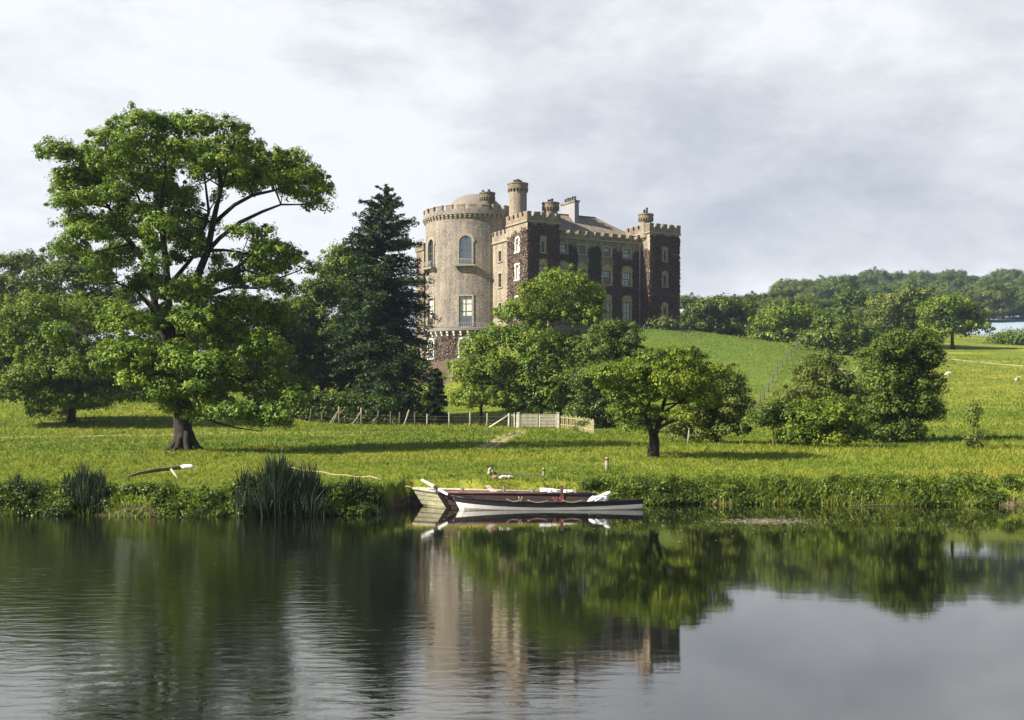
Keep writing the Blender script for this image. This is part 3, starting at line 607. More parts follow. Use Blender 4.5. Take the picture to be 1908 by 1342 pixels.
tree('bush', 'small dark bush leaning against the lower end of the picket fence', 'bush', 1086, 101, [(1080, 791, 7, 7), (1089, 787, 7, 7), (1074, 798, 5, 3)], M['leaf_dark'], M['bark_dark'], .04, 43, leaf=.12, layers=1)
tree('shrub', 'pale green shrub against the foot of the right castle tower', 'shrub', 1235, 229, [(1225, 606, 18, 8), (1245, 604, 16, 8), (1235, 597, 12, 7)], M['leaf_olive'], M['bark_dark'], .08, 42, depth=.35)
# trees on the hill to the right
tree('tree', 'round dark oak on the hill just right of the castle', 'tree', 1340, 262, [(1340, 578, 52, 20), (1305, 588, 34, 22), (1382, 590, 44, 22), (1296, 612, 30, 18), (1350, 612, 60, 20), (1390, 618, 34, 14), (1285, 625, 24, 12)], M['leaf_dark'], M['bark_dark'], .35, 51)
tree('tree', 'bright layered oak above the top of the hill fence', 'tree', 1470, 236, [(1470, 585, 46, 16), (1430, 606, 40, 20), (1512, 602, 46, 20), (1470, 626, 56, 18), (1425, 628, 30, 12), (1500, 640, 40, 14)], M['leaf_sycamore'], M['bark_dark'], .35, 52)
tree('tree', 'shadowy oak in the hollow right of the hill fence', 'tree', 1570, 205, [(1558, 605, 46, 22), (1592, 626, 40, 22), (1540, 632, 46, 22), (1570, 656, 42, 18), (1602, 660, 26, 18), (1535, 665, 30, 18), (1560, 690, 40, 20)], M['leaf_dark'], M['bark_dark'], .35, 53)
tree('tree', 'wide-spreading parkland oak beside the far field, nearest the pale far slope', 'tree', 1775, 258, [(1770, 566, 40, 18), (1802, 585, 30, 22), (1738, 585, 38, 26), (1770, 606, 50, 22), (1812, 612, 22, 14), (1740, 622, 36, 14)], M['leaf_sycamore'], M['bark_dark'], .4, 54)
tree('tree', 'tall hazy oak left of the wide parkland oak', 'tree', 1690, 268, [(1690, 553, 44, 14), (1658, 574, 44, 24), (1702, 586, 46, 26), (1650, 608, 46, 22), (1712, 610, 40, 18), (1680, 632, 50, 16)], M['leaf_olive'], M['bark_dark'], .4, 55)
tree('tree', 'dark bluish oak standing above the hollow on the ridge', 'tree', 1588, 320, [(1580, 555, 30, 18), (1602, 570, 24, 16), (1570, 580, 30, 16), (1595, 600, 30, 20)], M['leaf_dark'], M['bark_dark'], .35, 56)
tree('bush', 'rounded bush at the edge of the far field below the pale slope', 'bush', 1862, 300, [(1855, 632, 18, 12), (1872, 630, 14, 12), (1862, 642, 20, 8)], M['leaf_olive'], M['bark_dark'], .1, 57)
tree('bush', 'rounded bush touching the right edge of the picture', 'bush', 1902, 292, [(1898, 626, 16, 12), (1915, 622, 16, 14), (1905, 640, 18, 8)], M['leaf_sycamore'], M['bark_dark'], .1, 58)

# wood along the ridge and the far hill: two kinds, copied
protos = []
for q, mat_ in enumerate(('leaf_dark', 'leaf_olive', 'leaf_dark')):
    rg = np.random.default_rng(60 + q)
    pr = [(1600 + rg.normal() * 24, 540 + abs(rg.normal()) * 20 - 12, rg.uniform(16, 26), rg.uniform(9, 14)) for _ in range(9)] + [(1600 + dx, 586, 26, 20) for dx in (-26, 0, 26)]
    protos.append(tree('tree', 'oak of the ridge wood', 'tree', 1600, 420, pr, M[mat_], M['bark_dark'], .4, 60 + q, leaf=.62, dens=.8, layers=2, twigs=False, nl=44))
spots = []
rg = np.random.default_rng(9)
for px, Y in [(1285, 330), (1325, 350), (1365, 340), (1405, 360), (1440, 345), (1475, 370), (1515, 350), (1550, 380), (1620, 350), (1650, 370), (1625, 310), (1300, 345), (1345, 365), (1385, 350), (1425, 362), (1460, 355), (1498, 372), (1535, 360), (1575, 375), (1600, 385), (1675, 350), (1700, 380)]: spots.append((px, Y, 'wooded ridge', .50))
for i in range(21): spots.append((1470 + i * 24 + rg.normal() * 6, 560 + rg.normal() * 15, 'wooded far hill', .95))
for i in range(19): spots.append((1500 + i * 25 + rg.normal() * 8, 650 + rg.normal() * 15, 'wooded far hill', .95))
for i in range(16): spots.append((1600 + i * 24 + rg.normal() * 8, 760 + rg.normal() * 15, 'wooded far hill', 1.0))
for i, (px, Y, where, sc) in enumerate(spots):
    o = protos[i % 3] if i < 3 else copy_tree(protos[i % 3])
    g = G(px, Y); o.location = g; o.rotation_euler.z = rg.uniform(0, 6.28); s = sc * rg.uniform(.85, 1.15); o.scale = (s, s, s * rg.uniform(.85, 1.05))
    o['label'] = 'round oak among the trees of the wooded ridge right of the castle' if 'ridge' in where else 'hazy tree in the wood on the far hill at the right'
    o['group'] = 'trees of the ' + where

# clipped hedge
def hedge():
    Y = 118; rng = np.random.default_rng(70); b0 = G(640, Y)
    root = empty('hedge', b0, 'long dark clipped hedge behind the braced fence posts', 'hedge')
    rows = []
    for px in range(515, 740, 10):
        for dz in (0, 1, 2):
            for dy in (-.4, .5): rows.append((X(px, Y), Y + dy, Hz(X(px, Y), Y) + .45 + dz * .82 + rng.normal() * .1, .6, .6, .5))
    v, t = foliage(rows, .24, rng, .9)
    poly_mesh('foliage', v, M['leaf_dark'], root, t - .03)
    for px in range(520, 740, 24):
        g = G(px, Y); s = MB(); s.tube([g, g + Vector((.1, 0, 1)), g + Vector((-.05, .1, 1.9))], [.06, .05, .02], 6); s.build('stem', M['bark_dark'], root)
hedge()
# ------------------------------------------------------------------ castle
CX, CY, TH = 2.71, 220.0, R(29)
U = Vector((math.cos(TH), math.sin(TH), 0)); V = Vector((-math.sin(TH), math.cos(TH), 0)); UP = Vector((0, 0, 1))
def fr(t, s, z): return tuple(Vector((CX, CY, 0)) + U * t + V * s + UP * z)
def frv(t, s, z): return Vector(fr(t, s, z))
def solve_t(px, s):
    k = (px - HX) / F; b = frv(0, s, 0); return (k * b.y - b.x) / (U.x - k * U.y)
castle = empty('castle', frv(12, 8, 21.3), 'old stone castle with a round tower and dark creeper-clad square towers on the hill', 'castle')
ZB = 19.5                                                # walls go down into the terrace

def wall(mb, fn, L, z0, z1, holes, depth=.4, mi=0, rmi=1, da=None):
    """grid wall: fn(a, d, z) gives the point a along, d inward; holes (a0, a1, h0, h1) get reveals"""
    A = sorted(set([0, L] + [h[0] for h in holes] + [h[1] for h in holes]))
    if da:
        out = []
        for p, q in zip(A[:-1], A[1:]):
            n = max(1, int(math.ceil((q - p) / da))); out += [p + (q - p) * i / n for i in range(n)]
        A = out + [A[-1]]
    Zs = sorted(set([z0, z1] + [h[2] for h in holes] + [h[3] for h in holes]))
    for a, b in zip(A[:-1], A[1:]):
        for c, d in zip(Zs[:-1], Zs[1:]):
            am, zm = (a + b) / 2, (c + d) / 2
            if any(h[0] < am < h[1] and h[2] < zm < h[3] for h in holes): continue
            mb.face([fn(a, 0, c), fn(b, 0, c), fn(b, 0, d), fn(a, 0, d)], mi, [(a, c), (b, c), (b, d), (a, d)])
    for a0, a1, h0, h1 in holes:
        for (p, q) in (((a0, h0), (a0, h1)), ((a0, h1), (a1, h1)), ((a1, h1), (a1, h0)), ((a1, h0), (a0, h0))):
            mb.face([fn(p[0], 0, p[1]), fn(p[0], depth, p[1]), fn(q[0], depth, q[1]), fn(q[0], 0, q[1])], rmi)

def window(name, parent, org, ax, nrm, w, h, style='sash', head=None, surround=None, depth=.4, blind=None, sill=True, panes=(2, 4), frame='frame', label=None):
    """window in an opening of width w, height h; org = middle of the opening's foot on the wall face"""
    mb = MB(); fw = .11
    inn = -depth + .12
    def bar(a0, a1, b0, b1, mi, d0, d1): mb.prism([(a0, b0), (a1, b0), (a1, b1), (a0, b1)], org, ax, UP, nrm, d0, d1, mi)
    rise = w / 2 if head == 'semi' else 0
    # glass
    bar(-w / 2, w / 2, 0, h, 1, inn - .05, inn)
    if blind:
        mi, f0, f1 = blind; bar(-w / 2 + fw, w / 2 - fw, h * f0, h * f1, mi, inn, inn + .02)
    # frame and glazing bars
    bar(-w / 2, -w / 2 + fw, 0, h, 0, inn, inn + .1); bar(w / 2 - fw, w / 2, 0, h, 0, inn, inn + .1)
    bar(-w / 2 + fw, w / 2 - fw, 0, fw, 0, inn, inn + .1)
    if head != 'semi': bar(-w / 2 + fw, w / 2 - fw, h - fw, h, 0, inn, inn + .1)
    nx, nz = panes
    for i in range(1, nx):
        a = -w / 2 + w * i / nx; wd = .07 if (nx % 2 == 0 and i == nx // 2) else .04; bar(a - wd, a + wd, fw, h - fw * .5, 0, inn + .003, inn + .07)
    for j in range(1, nz):
        z = h * j / nz; wd = .06 if j == nz // 2 else .03; bar(-w / 2 + fw, w / 2 - fw, z - wd, z + wd, 0, inn + .006, inn + .085)
    if head == 'semi':                                   # arch: stone spandrels close the corners of the opening
        n = 12; c = h - rise
        arc = [(-math.cos(math.pi * i / n) * w / 2, c + math.sin(math.pi * i / n) * w / 2) for i in range(n + 1)]
        for i in range(n):
            (a0, b0), (a1, b1) = arc[i], arc[i + 1]
            mb.prism([(a0, b0), (a1, b1), (a1, h), (a0, h)], org, ax, UP, nrm, -depth + .004, -.006, 2)
        ro, ri = w / 2 + (.55 if surround == 'ring' else .32), w / 2 - .004
        for i in range(n):
            t0, t1 = math.pi * i / n, math.pi * (i + 1) / n
            q = [(-math.cos(t) * r, c + math.sin(t) * r) for t, r in ((t0, ri), (t1, ri), (t1, ro), (t0, ro))]
            mb.prism(q, org, ax, UP, nrm, -.05, .035 + .012 * (i % 2), 2)
        for i in range(n):
            (a0, b0), (a1, b1) = arc[i], arc[i + 1]
            mb.prism([(a0, b0), (a0 * .88, c + (b0 - c) * .88), (a1 * .88, c + (b1 - c) * .88), (a1, b1)], org, ax, UP, nrm, inn, inn + .1, 0)
        jt = c
    else: jt = h
    if surround:
        jw = .2 if surround == 'gothic' else .3
        nb = max(2, int(round(jt / .42)))
        for sgn in (-1, 1):
            for j in range(nb):
                ww = jw + (.14 if (j % 2 and surround in ('quoin', 'gothic', 'hood')) else 0)
                a0, a1 = sorted((sgn * (w / 2 - .003), sgn * (w / 2 + ww)))
                bar(a0, a1, jt * j / nb, jt * (j + 1) / nb, 2, -.05, .05 + .03 * (j % 2))
        if head != 'semi':
            bar(-w / 2 - jw, w / 2 + jw, h, h + .28, 2, -.05, .07)
        if surround == 'hood':                           # ogee pediment over the lintel
            W2 = w / 2 + .38; z0 = h + .28
            mb.prism([(-W2, z0), (W2, z0), (W2, z0 + .2), (W2 * .72, z0 + .55), (W2 * .3, z0 + .78), (0, z0 + 1.05), (-W2 * .3, z0 + .78), (-W2 * .72, z0 + .55), (-W2, z0 + .2)], org, ax, UP, nrm, -.05, .14, 2)
            mb.prism([(-W2 - .08, z0), (W2 + .08, z0), (W2 + .08, z0 + .13), (-W2 - .08, z0 + .13)], org, ax, UP, nrm, .14, .24, 2)
        if surround == 'gothic':
            mb.prism([(-w / 2 - .45, h + .28), (w / 2 + .45, h + .28), (w / 2 + .3, h + .45), (-w / 2 - .3, h + .45)], org, ax, UP, nrm, -.05, .12, 2)
        if surround == 'round':                          # solid half-round shell over a long window
            n = 10; W2 = w / 2 + .3; z0 = h + .28
            mb.prism([(math.cos(math.pi * i / n) * W2, z0 + math.sin(math.pi * i / n) * W2 * .95) for i in range(n + 1)], org, ax, UP, nrm, -.05, .16, 2)
    if sill: bar(-w / 2 - .38, w / 2 + .38, -.2, -.004, 2, -.05, .2)
    o = mb.build(name, [M[frame], M['glass'], M[{'ring': 'dress', 'painted': 'dress_white', 'hood': 'dress_ochre', 'round': 'dress_ochre', 'gothic': 'dress'}.get(surround, 'dress')], M['blind_red'], M['blind_and_sheen']], parent)
    if label: o['label'] = label
    return o

def battlement(mb, pts, z0, z1, zt, mw, gap, th, mi=0, cap=1, closed=False):
    """parapet with merlons on a polyline of wall-top points (outer face on the left-hand normal side), th thick inward"""
    for i in range(len(pts) - 1):
        a, b = Vector(pts[i]), Vector(pts[i + 1]); d = b - a; L = d.length; d.normalize(); nin = Vector((-d.y, d.x, 0))
        f = lambda t, s, z: tuple(a + d * t + nin * s + UP * (z - a.z))
        s0 = th if i > 0 else 0                          # corners butt: later runs start behind the first
        mb.fbox(f, s0, L, 0, th, z0, z1, mi)
        n = max(1, int(round((L + gap) / (mw + gap)))); m = (L + gap) / n - gap
        for j in range(n):
            t0 = j * (m + gap); t1 = t0 + m
            if i > 0 and j == 0: t0 = th
            if t1 - t0 < .1: continue
            mb.fbox(f, t0, t1, .003, th - .003, z1, zt - .14, mi)
            mb.fbox(f, t0 - (.05 if t0 > th + .01 else -.003), t1 + (.05 if j < n - 1 else -.003), -.05, th + .05, zt - .14, zt, cap)

def square_tower(name, t0, t1, s0, s1, ztop, zstr, lf, ff, label):
    """lf / ff: windows (pos, z0, w, h, kwargs) of the left and the front face"""
    mb = MB()
    O = frv(t0, s0, 0)
    fl = lambda a, d, z: tuple(frv(t0 + d, s1 - a, z)); ffr = lambda a, d, z: tuple(frv(t0 + a, s0 + d, z))
    Ls, Lt = s1 - s0, t1 - t0
    hl = [(s1 - (s0 + p) - w / 2, s1 - (s0 + p) + w / 2, z, z + h) for p, z, w, h, kw in lf]
    hf = [(p - w / 2, p + w / 2, z, z + h) for p, z, w, h, kw in ff]
    wall(mb, fl, Ls, ZB, zstr, hl, .4); wall(mb, ffr, Lt, ZB, zstr, hf, .4)
    wall(mb, lambda a, d, z: tuple(frv(t1 - d, s0 + a, z)), Ls, ZB, zstr, []); wall(mb, lambda a, d, z: tuple(frv(t1 - a, s1 - d, z)), Lt, ZB, zstr, [])
    mb.face([fr(t0, s0, zstr - .01), fr(t1, s0, zstr - .01), fr(t1, s1, zstr - .01), fr(t0, s1, zstr - .01)], 0)
    body = mb.build(name, [M['stone_pale'], M['dress'], M['stone_grey']], castle); body['label'] = label
    pb = MB(); e = .16
    for (a, b, c, d) in ((t0 - e - .1, t1 + e + .1, s0 - e - .1, s0 + .3), (t0 - e - .1, t0 + .3, s0 + .3, s1 + e), (t1 - .3, t1 + e + .1, s0 + .3, s1 + e), (t0 + .3, t1 - .3, s1 - .3, s1 + e)):
        pb.fbox(fr, a, b, c, d, zstr, zstr + .22, 1)
    zc = zstr + .22; zn = ztop - .75
    P4 = [frv(t0 - e, s0 - e, 0), frv(t1 + e, s0 - e, 0), frv(t1 + e, s1 + e, 0), frv(t0 - e, s1 + e, 0), frv(t0 - e, s0 - e + .45, 0)]
    battlement(pb, P4, zc, zn, ztop, .95, .62, .45, 0, 1)
    pb.build('parapet', [M['stone_grey'], M['dress']], body)
    for p, z, w, h, kw in lf: window('window', body, frv(t0, s0 + p, z), -V, -U, w, h, **kw)
    for p, z, w, h, kw in ff: window('window', body, frv(t0 + p, s0, z), U, -V, w, h, **kw)
    return body

t1c = solve_t(1042, 0); s1c = 7.38
slit = dict(surround='gothic', panes=(2, 2), frame='frame_dark', sill=True)
niche = dict(surround='hood', panes=(2, 3), frame='frame_dark')
tower_a = square_tower('corner_tower', 0, t1c, 0, s1c, 41.1, 39.3,
    [(3.6, 34.4, 1.25, 2.5, dict(head='semi', surround='painted', panes=(2, 4), blind=(4, .02, .45))), (3.6, 29.5, 1.25, 2.6, dict(surround='painted', panes=(2, 4), blind=(4, .0, .8))), (3.6, 23, 1.3, 3.4, dict(surround='painted'))],
    [(3.1, 34.1, .6, 1.9, slit), (3.1, 29.6, .8, 2.3, niche), (3.1, 23.3, .8, 2.8, dict(surround='round', panes=(2, 4), frame='frame_dark'))],
    'nearer square tower with bare creeper of mixed colours on its lit side')
t0r, t1r = solve_t(1211, 0), solve_t(1266, 0)
tower_b = square_tower('end_tower', t0r, t1r, 0, 8.0, 41.1, 39.3, [],
    [((t1r - t0r) * .5, 34.3, .6, 1.9, slit), ((t1r - t0r) * .5, 29.6, .75, 2.1, dict(surround='gothic', panes=(2, 2), frame='frame_dark')), ((t1r - t0r) * .5, 23.4, .8, 2.3, dict(surround='round', panes=(2, 2), frame='frame_dark'))],
    'farther square tower wholly covered with dark maroon creeper')

# main front between the towers
SF = 2.6
cols = [solve_t(px, SF) for px in (1049.5, 1084.5, 1130.8, 1168)]
mb = MB(); holes = []; wins = []
for i, t in enumerate(cols):
    holes += [(t - .75 - t1c, t + .75 - t1c, 34.75, 36.35), (t - .82 - t1c, t + .82 - t1c, 29.6, 32.0), (t - .75 - t1c, t + .75 - t1c, 22.6, 26.5)]
    bl = [(4, .45, .98), (3, .0, .98), (3, .0, .55), (4, .5, .98)][i]
    wins += [(t, 34.75, 1.5, 1.6, dict(panes=(3, 2), surround='quoin', frame='frame_dark', blind=[(4, 0, .55), (3, 0, .9), (3, 0, .5), (4, 0, .5)][i])),
             (t, 29.6, 1.64, 2.4, dict(panes=(3, 4), surround='hood', frame='frame_dark', blind=bl)),
             (t, 22.6, 1.5, 3.9, dict(panes=(2, 4), surround='round', frame='frame_dark', blind=(4, .0, .97)))]  # white panels paint the sky's reflection into the panes
wall(mb, lambda a, d, z: fr(t1c + a, SF + d, z), t0r - t1c, ZB, 37.4, holes, .4)
wall(mb, lambda a, d, z: fr(t1r - 2.5 - d, 8 + a, z), 14, ZB, 37.4, []); wall(mb, lambda a, d, z: fr(t1r - 2.5 - a, 22 - d, z), t1r - 2.5 + 1, ZB, 37.4, [])
front = mb.build('main_block', [M['stone_grey'], M['dress'], M['dress']], castle)
for t, z, w, h, kw in wins: window('window', front, frv(t, SF, z), U, -V, w, h, **kw)
pb = MB()
pb.fbox(fr, t1c + .003, t0r - .003, SF - .28, SF + .3, 37.4, 37.62, 1)
battlement(pb, [frv(t1c + .004, SF - .14, 0), frv(t0r - .004, SF - .14, 0)], 37.62, 38.3, 38.95, 1.15, .75, .4, 0, 1)
pb.build('parapet', [M['stone_grey'], M['dress']], front)
dp = MB(); tp = t0r - .55; dp.tube([frv(tp, SF - .12, 21), frv(tp, SF - .12, 37.2)], .09, 6); dp.fbox(fr, tp - .18, tp + .18, SF - .3, SF - .004, 37.0, 37.35)
dp.build('downpipe', M['iron'], front)
# roof
rb = MB(); e0, e1, zz, zr = 4.0, 20.0, 37.3, 43.4; ta, tb = 1.0, t1r - 2.6; r0, r1 = 9.0, 21.6; sm = 11.8
A, B, C_, D = fr(ta, e0, zz), fr(tb, e0, zz), fr(tb, e1, zz), fr(ta, e1, zz); E, G_ = fr(r0, sm, zr), fr(r1, sm, zr)
def uvq(pts, o, a, b): return [((Vector(p) - Vector(o)).dot(a), (Vector(p) - Vector(o)).dot(b)) for p in pts]
sl = (V * (sm - e0) + UP * (zr - zz)).normalized(); sr = (-U * (tb - r1) + UP * (zr - zz)).normalized()
for pts, a, b in (([A, B, G_, E], U, sl), ([B, C_, G_], V, sr), ([C_, D, E, G_], U, (sl - V * 2 * sl.dot(V))), ([D, A, E], V, sr)):
    rb.face(pts, 0, uvq(pts, A, a, b))
roof = rb.build('roof', M['slate'], castle)
rd = MB(); rd.tube([Vector(E) + UP * .05, Vector(G_) + UP * .05], .14, 6); rd.tube([Vector(G_) + UP * .03, Vector(B) + UP * .03], .1, 6); rd.build('ridge_tiles', M['soot_stone'], roof)

# link wall between the corner tower and the round tower
mb = MB(); tl = .5; Ll = 7.2
lw = [(3.0 - 0, 33.6, 1.1, 1.9), (3.0, 28.9, 1.15, 2.5), (3.0, 23, 1.15, 3.)]
# measured along s from the corner tower
sw = s1c + 3.55
fnl = lambda a, d, z: fr(tl + d, s1c + Ll - a, z)
lwins = [(sw, 33.6, 1.1, 1.9), (sw, 28.9, 1.15, 2.5), (sw, 23., 1.15, 3.)]
wall(mb, fnl, Ll, ZB - 3, 37.0, [(s1c + Ll - s - w / 2, s1c + Ll - s + w / 2, z, z + h) for s, z, w, h in lwins], .4)
link = mb.build('link_wall', [M['stone_pale'], M['dress']], castle); link['label'] = 'sunlit flat wall between the round and the nearer square tower'
for s, z, w, h in lwins: window('window', link, frv(tl, s, z), -V, -U, w, h, surround='plain', panes=(2, 3), frame='frame_dark')
pb = MB(); pb.fbox(fr, tl - .25, tl + .3, s1c + .27, s1c + Ll, 37.0, 37.22, 1)
battlement(pb, [frv(tl - .14, s1c + Ll, 0), frv(tl - .14, s1c + .27, 0)], 37.22, 38.35, 39.15, .85, .6, .4, 0, 1)
pb.build('parapet', [M['stone_pale'], M['dress']], link)

# round tower
RX, RY, RR = X(885, 241), 241.0, 9.42
phi0 = math.atan2(-RY, -RX)                               # direction to the viewer
def ang(px): return phi0 + math.asin(max(-1, min(1, (px - 885) / (RR * F / 241))))
def cyl(r): return lambda a, d, z: (RX + (r - d) * math.cos(a / RR), RY + (r - d) * math.sin(a / RR), z)
mb = MB(); angs = [ang(868) + R(51) * k for k in (-1, 0, 1)]
a_s = phi0 - math.pi
full = 2 * math.pi * RR
fa = lambda a: (a - a_s) * RR
shift = lambda fn: (lambda a, d, z: fn(a + a_s * RR, d, z))
hs = []
for a in angs:
    for z0, z1, w in ((33.4, 38.65, 2.35), (22.0, 27.5, 2.45)): hs.append((fa(a) - w / 2, fa(a) + w / 2, z0, z1))
wall(mb, shift(cyl(RR)), full, 21.5, 42.05, hs, .5, da=.9)
rt = mb.build('round_tower', [M['stone'], M['dress']], castle); rt['label'] = 'broad round tower of pale brown rubble stone'
mb = MB(); hb = []
for a in angs: hb.append((fa(a) - 1.15, fa(a) + 1.15, 16.3, 19.9))
wall(mb, shift(cyl(RR - .02)), full, 13.5, 21.2, hb, .5, da=.9)
bs = mb.build('basement', [M['stone_grey'], M['dress_white']], castle)
for a in angs:
    n = Vector((math.cos(a), math.sin(a), 0)); ax = Vector((-n.y, n.x, 0)); o = Vector((RX, RY, 0)) + n * (RR - .03)
    window('arched_window', rt, o + UP * 33.4, ax, n, 2.35, 5.25, head='semi', surround='ring', panes=(2, 4), depth=.5, frame='frame_dark', sill=False)
    window('tall_window', rt, o + UP * 22.0, ax, n, 2.45, 5.5, surround='plain', panes=(2, 4), depth=.5, blind=(4, .35, .95), frame='frame_dark', sill=False)
    window('basement_window', bs, o + UP * 16.3, ax, n, 2.3, 3.6, head='semi', surround='painted', panes=(3, 4), depth=.5, frame='frame')
    bb = MB(); w = 3.2                                    # iron balcony before the upper window
    f = lambda t, s, z: tuple(o + ax * t + n * s + UP * z)
    bb.fbox(f, -w / 2 - .4, w / 2 + .4, .0, .95, 33.0, 33.22, 1)
    for t in (-w / 2 - .1, w / 2 + .1): bb.fbox(f, t - .13, t + .13, .0, .6, 32.6, 33.0, 1)
    for i in range(13):
        t = -w / 2 + w * i / 12; bb.tube([Vector(f(t, .85, 33.22)), Vector(f(t, .85, 34.3))], .035, 4)
    for z in (33.4, 34.32): bb.tube([Vector(f(-w / 2, .1, z)), Vector(f(-w / 2, .85, z)), Vector(f(w / 2, .85, z)), Vector(f(w / 2, .1, z))], .045, 4)
    bb.build('balcony', [M['iron'], M['dress']], rt)
# walkway ledge, its corbels and railing
lb = MB(); lb.lathe(RX, RY, [(RR - .3, 21.2), (RR + .75, 21.2), (RR + .75, 21.5), (RR - .3, 21.5)], 72, 0, False)
for i in range(46):
    a = a_s + 2 * math.pi * i / 46; n = Vector((math.cos(a), math.sin(a), 0)); ax = Vector((-n.y, n.x, 0)); o = Vector((RX, RY, 0)) + n * RR
    f = lambda t, s, z: tuple(o + ax * t + n * s + UP * z)
    lb.fbox(f, -.16, .16, -.1, .62, 20.75, 21.2, 1); lb.fbox(f, -.16, .16, -.1, .32, 20.3, 20.75, 1)
ld = lb.build('walkway', [M['lead'], M['dress_white']], castle)
rl = MB()
for i in range(150):
    a = a_s + 2 * math.pi * i / 150; q = Vector((RX + (RR + .66) * math.cos(a), RY + (RR + .66) * math.sin(a), 21.5))
    rl.tube([q, q + UP * 1.0], .03, 4, cap=False)
for z in (21.65, 22.5): rl.tube([Vector((RX + (RR + .66) * math.cos(2 * math.pi * i / 72), RY + (RR + .66) * math.sin(2 * math.pi * i / 72), z)) for i in range(73)], .04, 4)
rl.build('railing', M['iron'], ld)
# corbel table and parapet
pb = MB(); RP = RR + .42
for i in range(66):
    a = a_s + 2 * math.pi * i / 66; n = Vector((math.cos(a), math.sin(a), 0)); ax = Vector((-n.y, n.x, 0)); o = Vector((RX, RY, 0)) + n * RR
    f = lambda t, s, z: tuple(o + ax * t + n * s + UP * z)
    pb.fbox(f, -.24, .24, -.2, .4, 42.3, 42.62, 1); pb.fbox(f, -.22, .22, -.2, .22, 42.0, 42.3, 1)
pb.lathe(RX, RY, [(RR - .3, 42.05), (RR, 42.05), (RR + .002, 42.62)], 80, 0, False)
pb.lathe(RX, RY, [(RR - .3, 42.62), (RP + .1, 42.62), (RP + .1, 42.9), (RP, 42.9), (RP, 43.5), (RP - .5, 43.5), (RP - .5, 42.7)], 80, 0, False)
nm = 27
for i in range(nm):
    a0 = a_s + 2 * math.pi * i / nm; a1 = a0 + 2 * math.pi / nm * .63
    def q(r, a, z): return (RX + r * math.cos(a), RY + r * math.sin(a), z)
    for (ra, rb_, za, zb, mi, ex) in ((RP - .5, RP - .004, 43.5, 44.22, 0, 0), (RP - .56, RP + .07, 44.22, 44.42, 1, .008)):
        k = 4
        for j in range(k):
            b0 = a0 - ex + (a1 - a0 + 2 * ex) * j / k; b1 = a0 - ex + (a1 - a0 + 2 * ex) * (j + 1) / k
            pb.face([q(rb_, b0, za), q(rb_, b1, za), q(rb_, b1, zb), q(rb_, b0, zb)], mi, [(b0 * RP, za), (b1 * RP, za), (b1 * RP, zb), (b0 * RP, zb)])
            pb.face([q(ra, b0, zb), q(rb_, b0, zb), q(rb_, b1, zb), q(ra, b1, zb)], mi); pb.face([q(ra, b1, za), q(ra, b0, za), q(ra, b0, zb), q(ra, b1, zb)], mi)
            if ex: pb.face([q(ra, b0, za), q(ra, b1, za), q(rb_, b1, za), q(rb_, b0, za)], mi)
        for b in (a0 - ex, a1 + ex): pb.face([q(ra, b, za), q(rb_, b, za), q(rb_, b, zb), q(ra, b, zb)], mi)
pb.build('parapet', [M['stone'], M['dress']], rt)
db = MB(); n = 14
db.lathe(RX, RY, [(RR - .2, 42.5), (5.75, 43.3)] + [(5.75 * math.cos(math.pi / 2 * i / n), 43.3 + 4.6 * math.sin(math.pi / 2 * i / n)) for i in range(1, n + 1)], 64)
db.build('dome', M['lead'], rt, merge=True)

def turret(name, px, Y, r, rc, z0, zc, zt, pots, mat, capmat, corbel=None, label=None, dx=0):
    cx, cy = X(px, Y), Y; mb = MB(); h = zt - zc
    if corbel: mb.lathe(cx, cy, [(.05, corbel), (r * .45, corbel + .25), (r, z0)], 24, 0)
    mb.lathe(cx, cy, [(r, z0), (r, zc)], 32, 0)
    mb.lathe(cx, cy, [(r, zc + h * .22), (rc, zc + h * .3), (rc, zc + h * .5), (rc - .06, zc + h * .52), (rc - .06, zt - h * .18), (rc + .04, zt - h * .16), (rc + .04, zt), (rc - .45, zt), (rc - .45, zt - .3), (0, zt - .3)], 32, 1, False)
    for i in range(18):
        a = 2 * math.pi * i / 18; n = Vector((math.cos(a), math.sin(a), 0)); ax = Vector((-n.y, n.x, 0)); o = Vector((cx, cy, 0)) + n * r
        f = lambda t, s, z: tuple(o + ax * t + n * s + UP * z)
        mb.fbox(f, -.12, .12, -.1, rc - r - .03, zc, zc + h * .28, 1)
    o = mb.build(name, [M[mat], M[capmat]], castle)
    if label: o['label'] = label
    for (dx, dy, rr, hh) in pots:
        pm = MB(); pm.lathe(cx + dx, cy + dy, [(rr, zt - .3), (rr * .85, zt + hh * .8), (rr * 1.1, zt + hh * .82), (rr * 1.1, zt + hh), (rr * .7, zt + hh), (rr * .6, zt + hh * .6)], 12)
        pm.build('chimney_pot', M['pot'], o)
    return o
turret('chimney_turret', 965, 231.5, 1.63, 1.9, 37, 46.55, 48.1, [(-.55, -.3, .3, .6), (0, -.5, .3, .7), (.5, -.2, .28, .55), (.1, .5, .28, .6)], 'stone_pale', 'stone_grey', label='tallest round chimney turret')
turret('chimney_turret', 908, 236.5, 1.2, 1.5, 42.9, 45.9, 47.35, [(-.8, 0, .24, .5), (.3, -.3, .26, .6), (.5, .6, .24, .4)], 'soot_stone', 'soot_stone', label='sooty turret beside the dome')
turret('chimney_turret', 1026, 232.5, 1.3, 1.62, 39, 43.35, 44.75, [(-.3, -.2, .3, .55), (.25, .1, .26, .8)], 'stone_grey', 'stone_grey')
turret('chimney_turret', 1203.3, 234.5, 1.06, 1.45, 38.6, 41.7, 43.0, [(-.28, -.2, .24, .8), (.22, .1, .2, 1.25)], 'stone_pale', 'stone_grey', corbel=37.7, label='small corbelled turret on the farther square tower')
